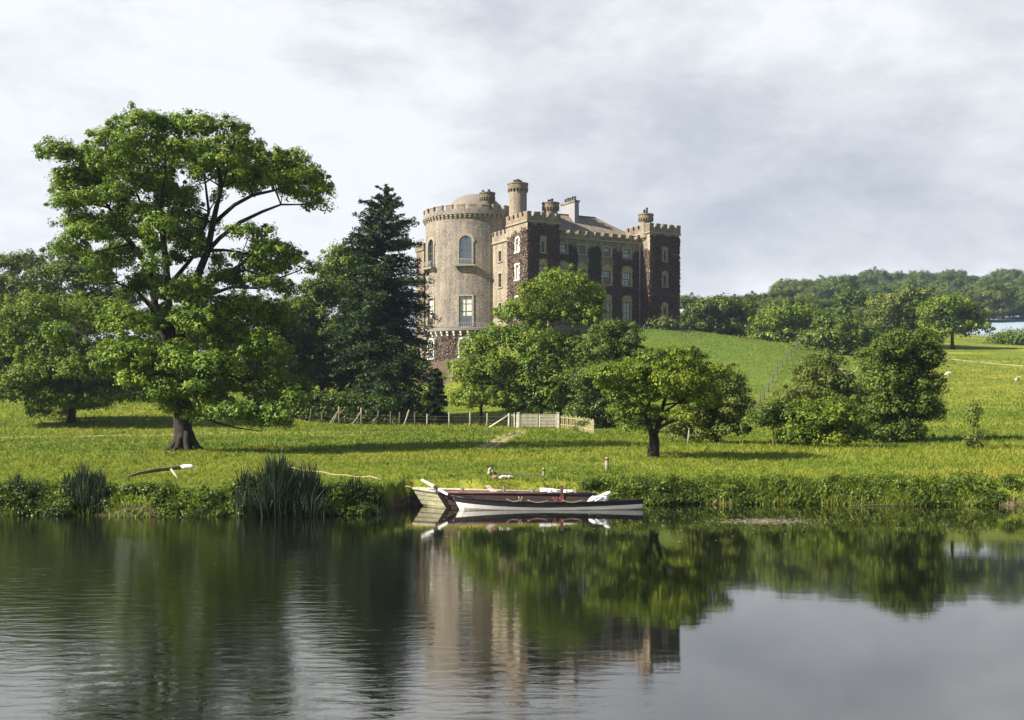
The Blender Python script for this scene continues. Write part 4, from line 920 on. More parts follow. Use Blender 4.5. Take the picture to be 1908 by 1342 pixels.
# rectangular stack
mb = MB(); tq = solve_t(1066, 10.5)
mb.fbox(fr, tq, tq + .95, 9.6, 14.4, 40, 45.6, 0); mb.fbox(fr, tq - .14, tq + 1.09, 9.46, 14.54, 45.6, 45.95, 1)
st = mb.build('chimney_stack', [M['render_white'], M['stone_grey']], castle)
for i in range(5):
    c = frv(tq + .47, 10.2 + i * .85, 0); pm = MB(); pm.lathe(c.x, c.y, [(.22, 45.95), (.17, 46.55), (.22, 46.6), (.22, 46.75 + .1 * (i % 2)), (.1, 46.75)], 10); pm.build('chimney_pot', M['pot'], st)
# wing beyond the round tower, on the left
mb = MB(); kw_ = X(790, 250)
w0 = Vector((kw_, 250, 0)); fw_ = lambda t, s, z: tuple(w0 + U * t + V * s + UP * z)
mb.fbox(fw_, 0, 9, 0, 3.6, 14, 38.6, 0); mb.fbox(fw_, -.2, 9, -.2, 3.8, 38.6, 40.0, 1)
wing = mb.build('side_wing', [M['stone_grey'], M['stone_grey']], castle)
rl = MB()
for i in range(12): rl.tube([Vector(fw_(-.1, .1 + i * .3, 40.0)), Vector(fw_(-.1, .1 + i * .3, 40.9))], .04, 4)
rl.tube([Vector(fw_(-.1, 0, 40.9)), Vector(fw_(-.1, 3.5, 40.9))], .06, 4); rl.build('railing', M['iron'], wing)

# creeper: leaves hugging the walls
def creeper(name, parent, mat, fn, nrm, L, z0, z1, mask, seed, dens=60, size=.42, label=None):
    rng = np.random.default_rng(seed); n = int(L * (z1 - z0) * dens)
    a = rng.uniform(0, L, n); z = rng.uniform(z0, z1, n); k = mask(a, z, rng); a, z = a[k], z[k]; n = len(a)
    pts = np.array([fn(x, -.05, y) for x, y in zip(a, z)]); nn = np.array([nrm(x) for x in a])
    pts = pts + nn * rng.uniform(0, .14, (n, 1)) ** 1.0
    v = leaf_quads(pts, unit(nn + rng.normal(size=(n, 3)) * .38 + np.array([0, 0, .25])), size * rng.uniform(.7, 1.3, n), rng, .8)
    o = poly_mesh(name, v, mat, parent, .45 + rng.normal(0, .17, n) + .16 * np.sin(a * 1.1 + z * .6) * np.cos(z * .9 - a * .4))
    if label: o['label'] = label
    return o
def around(a, z, wins, mx=.5, top=1.35, low=.3):
    k = np.zeros(len(a), bool)
    for p, z0, w, h in wins: k |= (abs(a - p) < w / 2 + mx) & (z > z0 - low) & (z < z0 + h + top)
    return k
nV, nU = np.array(-V), np.array(-U)
la = t1c; wf = [(3.1, 34.1, .6, 1.9), (3.1, 29.6, .8, 2.3), (3.1, 23.3, .8, 2.8)]
jag = lambda a, s: .25 * np.sin(a * 2.1 + s) + .18 * np.sin(a * 5.3 + 2 * s)
creeper('creeper', tower_a, M['creeper_red'], lambda a, d, z: fr(a, d, z), lambda a: nV, t1c, 20, 39.2, lambda a, z, r: ~around(a, z, wf, .48, .5 + .6 * 1) & (z < 39.0 + jag(a, 1) * .5), 101)
wl = [(s1c - 3.6, 34.4, 1.25, 2.5), (s1c - 3.6, 29.5, 1.25, 2.6), (s1c - 3.6, 23, 1.3, 3.4)]
creeper('creeper', tower_a, M['creeper_mixed'], lambda a, d, z: fr(d, s1c - a, z), lambda a: nU, s1c, 20, 39.2,
        lambda a, z, r: ~around(a, z, wl, .33, .4) & (z < 36.9 + 1.4 * np.sqrt(np.clip(a / s1c, 0, 1)) + jag(a, 2)) & (a > .2), 102, dens=36)
wr = [((t1r - t0r) * .5, 34.3, .6, 1.9), ((t1r - t0r) * .5, 29.6, .75, 2.1), ((t1r - t0r) * .5, 23.4, .8, 2.3)]
creeper('creeper', tower_b, M['creeper_red'], lambda a, d, z: fr(t0r + a, d, z), lambda a: nV, t1r - t0r, 20, 39.2, lambda a, z, r: ~around(a, z, wr, .48, .8) & (z < 38.9 + jag(a, 3) * .5) & ~((a > 5.0) & (abs(z - 35.6) < .14)), 103)
creeper('creeper', tower_b, M['creeper_red'], lambda a, d, z: fr(t0r + d, 2.6 - a, z), lambda a: nU, 2.6, 20, 36.5, lambda a, z, r: (z < 28.3 + jag(a, 4) + 1.6 * abs(a - 1.4)) , 104)
creeper('creeper', tower_b, M['creeper_mixed'], lambda a, d, z: fr(t0r + d, 2.6 - a, z), lambda a: nU, 2.6, 27, 37, lambda a, z, r: (z > 27) & (z < 36.2 + jag(a, 5)) & (r.uniform(size=len(a)) < .6), 108)
LM = t0r - t1c; wm = [(h[0] / 2 + h[1] / 2, h[2], h[1] - h[0], h[3] - h[2]) for h in holes]
def mask_main(a, z, r):
    k = ~around(a, z, wm, .42, 1.35)
    for c in (cols[1] - t1c, cols[2] - t1c): k &= ~((abs(a - c) < 1.35 + .15 * np.sin(z * 2.3)) & (z > 29.2))
    for c in (cols[0] - t1c, cols[3] - t1c): k &= ~((abs(a - c) < 1.2) & (z > 34.4))
    return k & (z < 35.9 + jag(a, 6))
creeper('creeper', front, M['creeper_red'], lambda a, d, z: fr(t1c + a, SF + d, z), lambda a: nV, LM, 20, 37, mask_main, 105)
def mask_dk(a, z, r):
    k = ~around(a, z, wm, .35, 1.3); c = [(cols[0] + cols[1]) / 2 - t1c, (cols[1] + cols[2]) / 2 - t1c]
    return k & ((abs(a - c[0]) < 1.0) | (abs(a - c[1]) < 1.15)) & (z > 28) & (z < 36 + jag(a, 7))
creeper('ivy', front, M['creeper_dark'], lambda a, d, z: fr(t1c + a, SF + d - .06, z), lambda a: nV, LM, 28, 37, mask_dk, 106)
fb = shift(cyl(RR)); wb = [((h[0] + h[1]) / 2, h[2], h[1] - h[0], h[3] - h[2]) for h in hb]
c0 = fa(phi0)
fb2 = lambda a, d, z: fb(a + c0 - 12, d, z)
wb2 = [(p - c0 + 12, z, w, h) for p, z, w, h in wb]
creeper('creeper', bs, M['creeper_mixed'], fb2, lambda a: np.array([math.cos((a + c0 - 12) / RR + a_s), math.sin((a + c0 - 12) / RR + a_s), 0]), 24, 14, 20.6, lambda a, z, r: ~around(a, z, wb2, .5, .5), 107)
# green climber on the shaded side of the round tower
creeper('climber', rt, M['leaf_olive'], fb2, lambda a: np.array([math.cos((a + c0 - 12) / RR + a_s), math.sin((a + c0 - 12) / RR + a_s), 0]), 24, 21.6, 26.5, lambda a, z, r: (a > 14.6 + (z - 21.6) * .25) & (r.uniform(size=len(a)) < .5), 109)

# terrace balustrade in front of the main front
bal = empty('balustrade', frv(8, -6.5, 20.3), 'dark low balustrade along the terrace edge below the castle front', 'balustrade')
mb = MB(); sb = -5.5
za = max(Hz(*frv(t, sb, 0)[:2]) for t in np.linspace(2, 30, 15)); z_ = 20.55
mb.fbox(fr, 1, 31, sb - .12, sb + .12, z_ + .85, z_ + 1.0, 0); mb.fbox(fr, 1, 31, sb - .14, sb + .14, z_ - 1.5, z_ + .08, 0)
mb.build('rail', M['soot_stone'], bal)
for i in range(60):
    if i % 10 == 0: continue
    c = frv(1 + i * .5, sb, 0); bm_ = MB(); bm_.lathe(c.x, c.y, [(.06, z_ + .08), (.1, z_ + .3), (.05, z_ + .6), (.08, z_ + .85)], 6); bm_.build('baluster', M['stone_grey'], bal)
for i in range(0, 61, 10):
    mb = MB(); mb.fbox(fr, .85 + i * .5, 1.15 + i * .5, sb - .2, sb + .2, z_ - 1.5, z_ + 1.12, 0); mb.build('pier', M['soot_stone'], bal)

# ------------------------------------------------------------------ fences, gate, posts
def post(parent, px, Y, h, r=.07, lean=0., mat='post', name='post'):
    g = G(px, Y); mb = MB(); g.z -= .1
    mb.tube([g, g + Vector((lean * .5, 0, h * .5)), g + Vector((lean, 0, h + .1)), g + Vector((lean, 0, h + .13))], [r, r * .97, r * .92, r * .6], 7)
    return mb.build(name, M[mat], parent), g + Vector((lean, 0, h + .1))
def brace(parent, top, dx, dy, r=.055, mat='post', f=.8):
    e = Vector((top.x + dx, top.y + dy, 0)); e.z = Hz(e.x, e.y) - .03; s = e.lerp(Vector((top.x, top.y, e.z)), 1.0); s.z = e.z + (top.z - e.z) * f
    mb = MB(); mb.tube([e, s], r, 6); return mb.build('brace', M[mat], parent)
def wires(parent, tops, hs=(.35, .65, .95), r=.012):
    mb = MB()
    for a, b in zip(tops[:-1], tops[1:]):
        ga, gb = Hz(a.x, a.y), Hz(b.x, b.y)
        for h in hs: mb.tube([Vector((a.x, a.y, ga + h)), Vector((b.x, b.y, gb + h))], r, 4, cap=False)
    mb.build('wires', M['wire'], parent)
Yf = 114
fence = empty('wire_fence', G(760, Yf), 'wire fence on leaning wooden posts running from the hedge to the white gate', 'fence')
tops = []
for px, h, lean, mt, br in [(577, 1.25, .15, 'post_dark', None), (600, 1.0, 0, 'post_dark', None), (631, 1.65, .02, 'post', -.85), (673, 1.6, 0, 'post', -.85), (705, 1.4, 0, 'post_dark', -.5), (728, 1.35, 0, 'post_dark', None), (744, 1.3, .05, 'post_dark', None), (751, 1.5, .55, 'post', None), (773, 1.3, 0, 'post_dark', None), (796, 1.15, 0, 'post', None), (837, 1.35, 0, 'post', None), (876, 1.3, 0, 'post', None), (908, 1.25, 0, 'post', None)]:
    o, tp = post(fence, px, Yf, h, .085, lean, mt); tops.append(tp)
    if br:
        brace(o, tp, br, -.3, mat=mt)
        if br < -.8 and px < 650: brace(o, tp, br * .75, .2, mat=mt)
tops.append(G(948, 113)); wires(fence, tops)
# gate
gate = empty('gate', G(1001, 113), 'white double gate of upright bars and level rails at the top of the track', 'gate')
Yg = 113.
def gpost(px, h, par, w=.11, mat='gate_white'):
    g = G(px, Yg); mb = MB(); mb.box(g.x - w, g.x + w, Yg - w, Yg + w, g.z - .1, g.z + h); mb.box(g.x - w - .03, g.x + w + .03, Yg - w - .03, Yg + w + .03, g.z + h, g.z + h + .07)
    return mb.build('gate_post', M[mat], par)
gpost(965.5, 1.32, gate); gpost(1039.5, 1.35, gate)
def leaf_gate(p0, p1):
    g0, g1 = X(p0, Yg), X(p1, Yg); z = Hz((g0 + g1) / 2, Yg) + .08; mb = MB(); h = 1.18
    for zz in (.0, .3, .6, .9): mb.box(g0 + .08, g1 - .08, Yg - .03, Yg + .03, z + zz + .03, z + zz + .13)
    for x in (g0, g1 - .08): mb.box(x, x + .08, Yg - .04, Yg + .04, z, z + h - .03)
    n = 15
    for i in range(1, n): x = g0 + (g1 - g0) * i / n; mb.box(x - .022, x + .022, Yg - .056, Yg - .031, z + .04, z + h)
    return mb.build('gate_leaf', M['gate_white'], gate)
leaf_gate(968.5, 1002); leaf_gate(1004, 1036.5)
# short paling left of the gate with its raking strut, and the picket fence on the right
def picket(name, label, pts, h, n, mat, rails=(.3, .85), w=.045):
    P_ = [G(px, Y) for px, Y in pts]; root = empty(name, P_[0], label, 'fence'); mb = MB(); rb = MB()
    d = np.linspace(0, len(P_) - 1, n)
    pos = [Vector((np.interp(t, range(len(P_)), [p.x for p in P_]), np.interp(t, range(len(P_)), [p.y for p in P_]), 0)) for t in d]
    for i, p in enumerate(pos):
        p.z = Hz(p.x, p.y); k = h * (1 + .05 * math.sin(i * 4.1))
        mb = MB(); q = p.copy(); ln = .03 * math.sin(i * 2.7)
        mb.hexa([q + Vector((-w, -.02, 0)), q + Vector((w, -.02, 0)), q + Vector((w, .02, 0)), q + Vector((-w, .02, 0))],
                [q + Vector((-w + ln, -.02, k)), q + Vector((w + ln, -.02, k)), q + Vector((w + ln, .02, k)), q + Vector((-w + ln, .02, k))])
        mb.hexa([q + Vector((-w + ln, -.02, k)), q + Vector((w + ln, -.02, k)), q + Vector((w + ln, .02, k)), q + Vector((-w + ln, .02, k))],
                [q + Vector((-.006 + ln, -.02, k + .08)), q + Vector((.006 + ln, -.02, k + .08)), q + Vector((.006 + ln, .02, k + .08)), q + Vector((-.006 + ln, .02, k + .08))])
        mb.build('picket', M[mat], root)
    for a, b in zip(pos[:-1], pos[1:]):
        for r in rails: rb.tube([a + Vector((0, .05, r * h)), b + Vector((0, .05, r * h))], .03, 4)
    rb.build('rail', M[mat], root); return root
pl = picket('paling', 'short stretch of pale palings left of the white gate with a long raking strut', [(949, 113), (963, 113)], 1.22, 4, 'gate_white', w=.06)
o, tp = post(pl, 948, 112.9, 1.25, .09, 0, 'gate_white'); brace(o, tp, -1.85, -.5, .07, 'gate_white', .92)
picket('picket_fence', 'yellowish picket fence sloping down right of the white gate', [(1043, 113), (1072, 110.5), (1092, 107), (1106, 103)], 1.15, 24, 'picket')
# fence over the lawn hill
hf = empty('hill_fence', G(1455, 175), 'thin wire fence climbing the edge of the lawn hill', 'fence')
tops = []
line = [(1416, 140), (1424, 148), (1432, 155), (1440, 162), (1449, 169), (1458, 176), (1466, 183), (1474, 190), (1481, 196), (1487, 202), (1490, 207), (1488, 213), (1484, 220)]
for px, Y in line:
    o, tp = post(hf, px, Y, 1.15, .06, 0, 'post_dark'); tops.append(tp)
wires(hf, tops, (.4, .8, 1.15), .03)
# posts of the fence on the left slope
lf = empty('slope_fence', G(200, 130), 'pale fence posts with wire on the grassy slope behind the great ash', 'fence')
tops = []
for px, Y, h in [(14, 148, 1.6), (75, 143, 1.5), (120, 139, 1.5), (170, 137, 1.9), (205, 135, 1.5), (286, 132, 1.75), (330, 130, 1.4), (375, 128, 1.4), (430, 125, 1.3), (490, 121, 1.3), (545, 117, 1.2)]:
    o, tp = post(lf, px, Y, h, .075, 0, 'post'); tops.append(tp)
wires(lf, tops)
def stake(label, px, Y, h, r, lean=0., mat='post'):
    g = G(px, Y); root = empty('stake', g, label, 'stake')
    o, t = post(root, px, Y, h, r, lean, mat, 'shaft')
    g2 = MB(); g2.tube([t + Vector((0, 0, -.08)), t + Vector((0, 0, -.02))], r * 1.15, 7); g2.build('band', M['post_dark'], root); return t
stake('weathered square stake in the grass right of the white draped boat seat', 1131, 49, .48, .075)
stake('short thin stake on the landing behind the pale cushions', 1013, 46, .26, .05)
ts = stake('dark mooring stake above the tall reeds', 541, 46.5, .3, .08, 0, 'post_dark')
stake('leaning post at the edge of the thicket right of the crooked meadow tree', 1281, 71, .9, .05, .1, 'post')
stake('upright thin post half hidden left of the thicket', 1253, 76, .8, .05, 0, 'post')

# garden benches on the hill crest
def bench(px, Y, label):
    g = G(px, Y); r = empty('garden_bench', g, label, 'bench'); mb = MB(); mb.box(g.x - .8, g.x + .8, Y - .25, Y + .25, g.z + .42, g.z + .5); mb.build('seat', M['post_dark'], r)
    for dx in (-.65, .65): mb = MB(); mb.box(g.x + dx - .06, g.x + dx + .06, Y - .2, Y + .2, g.z - .1, g.z + .42); mb.build('leg', M['post_dark'], r)
bench(1277, 219, 'dark low bench on the lawn just right of the castle tower foot')
bench(1385, 217, 'dark low bench on the crest of the lawn hill in front of the oaks')

# sheep
def sheep(px, Y, rz, label, graze=True):
    g = G(px, Y); r = empty('sheep', g, label, 'sheep', 'sheep grazing on the right field')
    k_ = .72; V_ = [(0, 0, .62), (.38, 0, .62), (-.38, 0, .62), (.6, 0, .66 if not graze else .5), (.78, 0, .85 if not graze else .22), (.95, 0, .82 if not graze else .1)]
    Rr = [.27, .25, .26, .14, .1, .06]
    E = [(0, 1), (0, 2), (1, 3), (3, 4), (4, 5)]
    for (bx, par) in ((.36, 1), (-.36, 2)):
        for sy in (-.13, .13):
            i = len(V_); V_ += [(bx, sy, .36), (bx + .02, sy, .18), (bx, sy, .0)]; Rr += [.09, .05, .04]; E += [(par, i), (i, i + 1), (i + 1, i + 2)]
    c, s = math.cos(rz), math.sin(rz)
    me = bpy.data.meshes.new('body'); me.from_pydata([(k_ * (x * c - y * s), k_ * (x * s + y * c), k_ * z) for x, y, z in V_], E, [])
    o = bpy.data.objects.new('body', me); COL.objects.link(o); o.parent = r; me.materials.append(M['wool'])
    md = o.modifiers.new('skin', 'SKIN')
    for i, q in enumerate(me.skin_vertices[0].data): q.radius = (Rr[i] * k_, Rr[i] * k_); q.use_root = (i == 0)
    sb = o.modifiers.new('sub', 'SUBSURF'); sb.levels = 1; sb.render_levels = 2
    me.update()
    for sy in (-1, 1):
        mb = MB(); h = Vector((.8 * c - sy * .08 * s, .8 * s + sy * .08 * c, .9 if not graze else .27)) * k_ + g
        mb.tube([h, h + Vector((-s * sy * .08, c * sy * .08, -.03))], [.035, .01], 5); mb.build('ear', M['wool'], r)
sheep(1768, 176, 3.3, 'larger pale sheep grazing near the middle of the right field')
sheep(1895, 166, .4, 'pale sheep close to the right edge of the picture', False)

# fallen pale branches, log, sticks
def log(name, label, cat, pts, rad, mat):
    mb = MB(); mb.tube(pts, rad, 9); return tag(mb.build(name, M[mat]), label, cat)
def gp(px, Y, h): g = G(px, Y); g.z += h; return g
pa_ = [P(1553, 680, 150), P(1566, 690, 150), P(1580, 700, 150), P(1600, 714, 150)]
fbk = empty('fallen_tree', pa_[0], 'bleached fallen tree lying among the bushes left of the dark chestnut', 'fallen tree')
mb = MB(); mb.tube(pa_ + [G(1612, 150)], [.12, .2, .26, .3, .3], 7); mb.build('trunk', M['dead_wood'], fbk)
mb = MB(); mb.tube([pa_[1], P(1558, 668, 151), P(1549, 661, 151)], [.12, .08, .03], 5); mb.tube([pa_[2], P(1596, 690, 149), P(1601, 676, 149)], [.1, .06, .03], 5); mb.build('branch', M['dead_wood'], fbk)
lg = empty('log', gp(290, 45.5, 0), 'curved bark-covered log with a bleached end lying in the grass by the reeds', 'log')
lp = [gp(234, 43.8, .03), gp(258, 44.3, .13), gp(290, 45, .2), (gp(320, 45.6, .22)), (gp(338, 45.8, .24))]
mb = MB(); mb.tube(lp, [.03, .055, .075, .07, .07], 9); mb.build('trunk', M['bark_pale'], lg)
mb = MB(); mb.tube([lp[-1] - Vector((.04, 0, 0)), lp[-1] + Vector((.15, 0, .03)), lp[-1] + Vector((.36, 0, .03)), lp[-1] + Vector((.47, 0, -.01))], [.07, .09, .085, .05], 9); mb.build('bare_end', M['cloth'], lg)
log('stick', 'white forked stick propped under the curved log', 'stick', [gp(331, 43.4, .0), gp(324, 43.9, .16), gp(319, 44.2, .27)], [.035, .045, .04], 'dead_wood')
log('stick', 'bare bent stick leaning out of the bank below the curved log', 'stick', [P(347, 958, 37.8), P(358, 948, 38.2), P(354, 938, 38.5), P(348, 926, 38.9)], [.02, .03, .03, .02], 'dead_wood')
log('stick', 'long thin stick lying at the foot of the right bank', 'stick', [P(1583, 942, 41.6), P(1640, 941, 41.9), P(1705, 941.5, 41.7)], [.008, .014, .008], 'bark_pale')

# ------------------------------------------------------------------ boats
def hull(L, B, x0, y, z_bow, z_mid, z_st, draft, n=28, bow_sharp=.5, stern_w=.12, rake=.25, band=.17):
    """lofted hull along +x from the bow at x0; returns station rings (starboard gunwale -> keel -> port gunwale)"""
    st = []
    for i in range(n + 1):
        t = i / n
        w = B / 2 * (math.sin(math.pi * min(1, t / .92 + .0) ** .8) ** bow_sharp if t < .46 else max(stern_w, math.cos(math.pi / 2 * ((t - .46) / .54)) ** .6 * (1 - stern_w) + stern_w) )
        w = max(w, .015)
        zg = z_mid + (z_bow - z_mid) * max(0, 1 - t / .55) ** 2 + (z_st - z_mid) * max(0, (t - .45) / .55) ** 2
        zk = -draft + (draft + .02) * max(0, (t - .7) / .3) ** 2
        xx = x0 + L * t
        def xr(z): return xx + rake * max(0, 1 - t * 5) * (1 - (z - zk) / max(.05, zg - zk))
        ring = []
        zb = zg - band * (1 - .3 * t)
        prof = [(1, zg), (.985, zb), (.88, zk + .55 * (zb - zk)), (.6, zk + .2 * (zb - zk)), (0, zk)]
        for f, z in prof: ring.append((xr(z), y - w * f, z))
        for f, z in reversed(prof[:-1]): ring.append((xr(z), y + w * f, z))
        st.append(ring)
    return st
def boat_front():
    Yb = 40.15; x0 = X(842, 39.75); L = X(1200, 39.75) - x0
    root = empty('rowing_boat', Vector((x0 + L / 2, Yb, 0)), 'slender rowing boat, black above and white below, moored nearest the viewer', 'boat')
    st = hull(L, .95, x0, Yb, .42, .225, .30, .1); mb = MB()
    for a, b in zip(st[:-1], st[1:]):
        for j in range(8):
            mi = 0 if j in (0, 7) else 1
            mb.face([a[j], b[j], b[j + 1], a[j + 1]], mi, smooth=True)
    s = st[-1]; mb.face(s, 2); mb.build('hull', [M['hull_black'], M['hull_white'], M['hull_grey']], root)
    mb = MB()
    for side in (0, 8): mb.tube([Vector(r[side]) + Vector((0, 0, .012)) for r in st], .028, 6)
    mb.build('gunwale', M['hull_black'], root)
    mb = MB()                                             # lining
    for a, b in zip(st[:-1], st[1:]):
        for j in range(8):
            f = lambda p: (p[0], Yb + (p[1] - Yb) * .93, p[2] + (.03 if j not in (0,) else 0))
            mb.face([f(a[j + 1]), f(b[j + 1]), f(b[j]), f(a[j])], 0, smooth=True)
    mb.build('lining', M['inside'], root)
    for t in (.16, .42, .58, .74):
        i = int(t * 28); r = st[i]; mb = MB(); z = r[0][2] - .07; mb.box(r[0][0] - .12, r[0][0] + .12, r[0][1] + .03, r[8][1] - .03, z - .03, z); mb.build('thwart', M['inside'], root)
    i = 1; mb = MB(); mb.tube([Vector(st[0][4]) + Vector((.02, 0, 0)), Vector(st[0][0]) + Vector((0, 0, .05))], .03, 6); mb.build('stem', M['hull_black'], root)
    # oarlocks with cushions and rope swags along the near gunwale
    def gw(t): r = st[int(t * 28)]; return Vector(r[0])
    for t, c in ((.385, 'rope'), (.54, 'red'), (.58, 'red')):
        p = gw(min(t, .98)); mb = MB()
        mb.tube([p, p + Vector((0, -.05, .09))], .016, 5)
        mb.tube([p + Vector((-.05, -.05, .19)), p + Vector((-.045, -.05, .12)), p + Vector((0, -.05, .085)), p + Vector((.045, -.05, .12)), p + Vector((.05, -.05, .19))], .018, 5)
        mb.build('oarlock', M[c], root)
    for a, b, dz in ((.30, .385, .10), (.40, .53, .0), (.60, .70, .02)):
        sw = MB(); pa, pb = gw(a) + Vector((0, -.06, .1)), gw(b) + Vector((0, -.06, .1)); sw.tube(bez(pa, (pa + pb) / 2 - Vector((0, .02, .17)), pb, 8), .011, 4); sw.build('rope_swag', M['rope'], root)
    return st
st1 = boat_front()
def boat_rear():
    x1 = X(1108, 41.2); Yn, Yf = 40.85, 42.15; xt, xb = X(814, Yn), X(836, 40.7); xtf, xbf = X(770, Yf), X(792, Yf)
    root = empty('punt', Vector(((xt + x1) / 2, 41.5, 0)), 'flat-bottomed wooden punt with a raked olive bow, moored behind the black boat', 'boat')
    zt, zb = .5, -.1; n = 10; z1 = .42
    mb = MB()
    # near side, far side, stern, raked bow, bottom as planked sheets
    def strake(a0, a1, b0, b1, mi, k):                    # k planks from bottom to top with a slight lap
        for i in range(k):
            f0, f1 = i / k, (i + 1) / k
            A0, A1 = a0.lerp(a1, f0), a0.lerp(a1, f1); B0, B1 = b0.lerp(b1, f0), b0.lerp(b1, f1)
            nrm = (B0 - A0).cross(A1 - A0).normalized() * .018
            mb.face([A0 + nrm, B0 + nrm, B1, A1], mi); mb.face([A0, B0, B0 + nrm, A0 + nrm], mi)
    nb, nt = Vector((xb, Yn, zb)), Vector((xt, Yn, zt)); fb_, ft = Vector((xbf, Yf, zb)), Vector((xtf, Yf, zt + .06))
    sb_, s_t = Vector((x1 - .1, Yn + .1, zb)), Vector((x1, Yn + .1, z1)); gb, gt = Vector((x1 - .1, Yf - .2, zb)), Vector((x1, Yf - .2, z1))
    strake(nb, nt, sb_, s_t, 0, 3); strake(gb, gt, fb_, ft, 0, 3); strake(sb_, s_t, gb, gt, 0, 3); strake(fb_, ft, nb, nt, 1, 4)
    mb.face([fb_, gb, sb_, nb], 0)
    mb.build('hull', [M['hull_shade'], M['hull_olive']], root)
    mb = MB(); lift = Vector((0, 0, .02))
    mb.tube([nt + lift, s_t + lift], .045, 6); mb.tube([s_t + lift, gt + lift], .045, 6); mb.build('rim', M['rim_red'], root)
    mb = MB(); mb.tube([ft + lift, nt + lift], .05, 6); mb.tube([ft + lift, gt + lift], .04, 6); mb.build('rim', M['rim_pale'], root)
    mb = MB(); d = Vector((0, .05, 0)); i0 = [p + Vector((0, 0, .22)) for p in (nb + d, sb_ + d, gb - d, fb_ - d)]; mb.face(i0)
    mb.build('floor', M['inside'], root)
    mb = MB(); mb.hexa([nb + Vector((-.03, -.035, 0)), nb + Vector((.1, -.035, 0)), nb + Vector((.1, .03, 0)), nb + Vector((-.03, .03, 0))], [nt + Vector((-.05, -.035, .06)), nt + Vector((.1, -.035, .06)), nt + Vector((.1, .03, .06)), nt + Vector((-.05, .03, .06))]); mb.build('corner_post', M['hull_black'], root)
    for f in (.3, .55, .8):
        a, b = nt.lerp(s_t, f), ft.lerp(gt, f); mb = MB(); mb.box(a.x - .14, a.x + .14, a.y + .03, b.y - .03, a.z - .1, a.z - .06); mb.build('thwart', M['rim_pale'], root)
    for f in (.12, .27, .5, .66, .9):
        a = ft.lerp(gt, f); mb = MB(); mb.box(a.x - .035, a.x + .035, a.y - .05, a.y + .03, a.z - .02, a.z + .16); mb.build('thole_pin', M['rim_pale'], root)
    a = nt.lerp(s_t, .79); mb = MB(); mb.box(a.x - .05, a.x + .05, a.y - .04, a.y + .04, a.z - .1, a.z + .3); mb.build('mooring_bitt', M['inside'], root)
    return nt, ft, s_t, gt
nt_, ft_, s_t_, gt_ = boat_rear()

def soft(name, label, cat, poly, org, ax, az, nrm, d0, d1, mat, seed=1, amp=.02, parts=None):
    """cushion / cloth: outline (a, b) swelled in the middle, with real thickness and wrinkles"""
    rng = np.random.default_rng(seed); mb = MB(); n = len(poly); ca = sum(p[0] for p in poly) / n; cb = sum(p[1] for p in poly) / n
    dm = (d0 + d1) / 2; rings = []
    for (k, d) in ((.0, d0), (.6, d0), (.92, d0 + (d1 - d0) * .15), (1., dm), (.92, d1 - (d1 - d0) * .15), (.6, d1), (.0, d1)):
        rings.append([org + ax * (ca + (a - ca) * k + rng.normal() * amp * .4) + az * (cb + (b - cb) * k + rng.normal() * amp * .4) + nrm * (d + rng.normal() * amp) for a, b in poly])
    for A, B in zip(rings[:-1], rings[1:]):
        for i in range(n):
            j = (i + 1) % n; mb.face([A[i], A[j], B[j], B[i]], 0, smooth=True)
    return tag(mb.build(name, M[mat], merge=False), label, cat)
def dense(poly, k=4):
    out = []
    for i in range(len(poly)):
        a, b = poly[i], poly[(i + 1) % len(poly)]
        out += [(a[0] + (b[0] - a[0]) * j / k, a[1] + (b[1] - a[1]) * j / k) for j in range(k)]
    return out
EX, EY = Vector((1, 0, 0)), Vector((0, 1, 0)); UPV = Vector((0, 0, 1))
kp = 40.1 / F                                            # metres per photo pixel at the boats
so = P(1118, 939, 40.1)
soft('draped_seat', 'white cloth draped like an armchair over the stern seat of the black boat', 'draped seat',
     dense([((px - 1118) * kp, (939 - py) * kp) for px, py in [(1093, 936), (1098, 929), (1103, 925), (1112, 925), (1121, 922), (1130, 917), (1137, 915.5), (1137, 920), (1134, 927), (1133, 938), (1106, 938.5)]], 3), so, EX, UPV, EY, -.26, .3, 'cloth', 3, .016)
so = P(1030, 919, 41.5)
soft('cushion', 'long white cushion lying along the punt, left of the mooring bitt', 'cushion', dense([((px - 1030) * kp, (919 - py) * kp) for px, py in [(1004, 909), (1022, 909.5), (1046, 912), (1047, 920), (1020, 919.5), (1006, 916)]], 3), so, EX, UPV, EY, -.2, .2, 'cloth', 4, .012)
soft('cushion', 'shorter white cushion lying on the punt, right of the mooring bitt', 'cushion', dense([((px - 1030) * kp, (919 - py) * kp) for px, py in [(1050, 912), (1068, 913), (1072, 916), (1062, 920), (1050, 920)]], 3), so, EX, UPV, EY, -.18, .2, 'cloth', 5, .012)
g = G(938, 44.2)
soft('cloth_bundle', 'white cloth thrown on the landing behind the punt', 'cloth', dense([(-.22, .0), (-.2, .07), (-.1, .1), (.08, .09), (.2, .11), (.3, .06), (.22, 0)], 3), g + Vector((.05, 0, .02)), EX, UPV, EY, -.15, .15, 'cloth', 6, .02)
soft('cloth_bundle', 'small pink cloth beside the white cloth on the landing', 'cloth', dense([(-.1, 0), (-.1, .08), (0, .12), (.1, .08), (.1, 0)], 3), g + Vector((-.3, -.05, .01)), EX, UPV, EY, -.1, .1, 'cloth_pink', 7, .015)
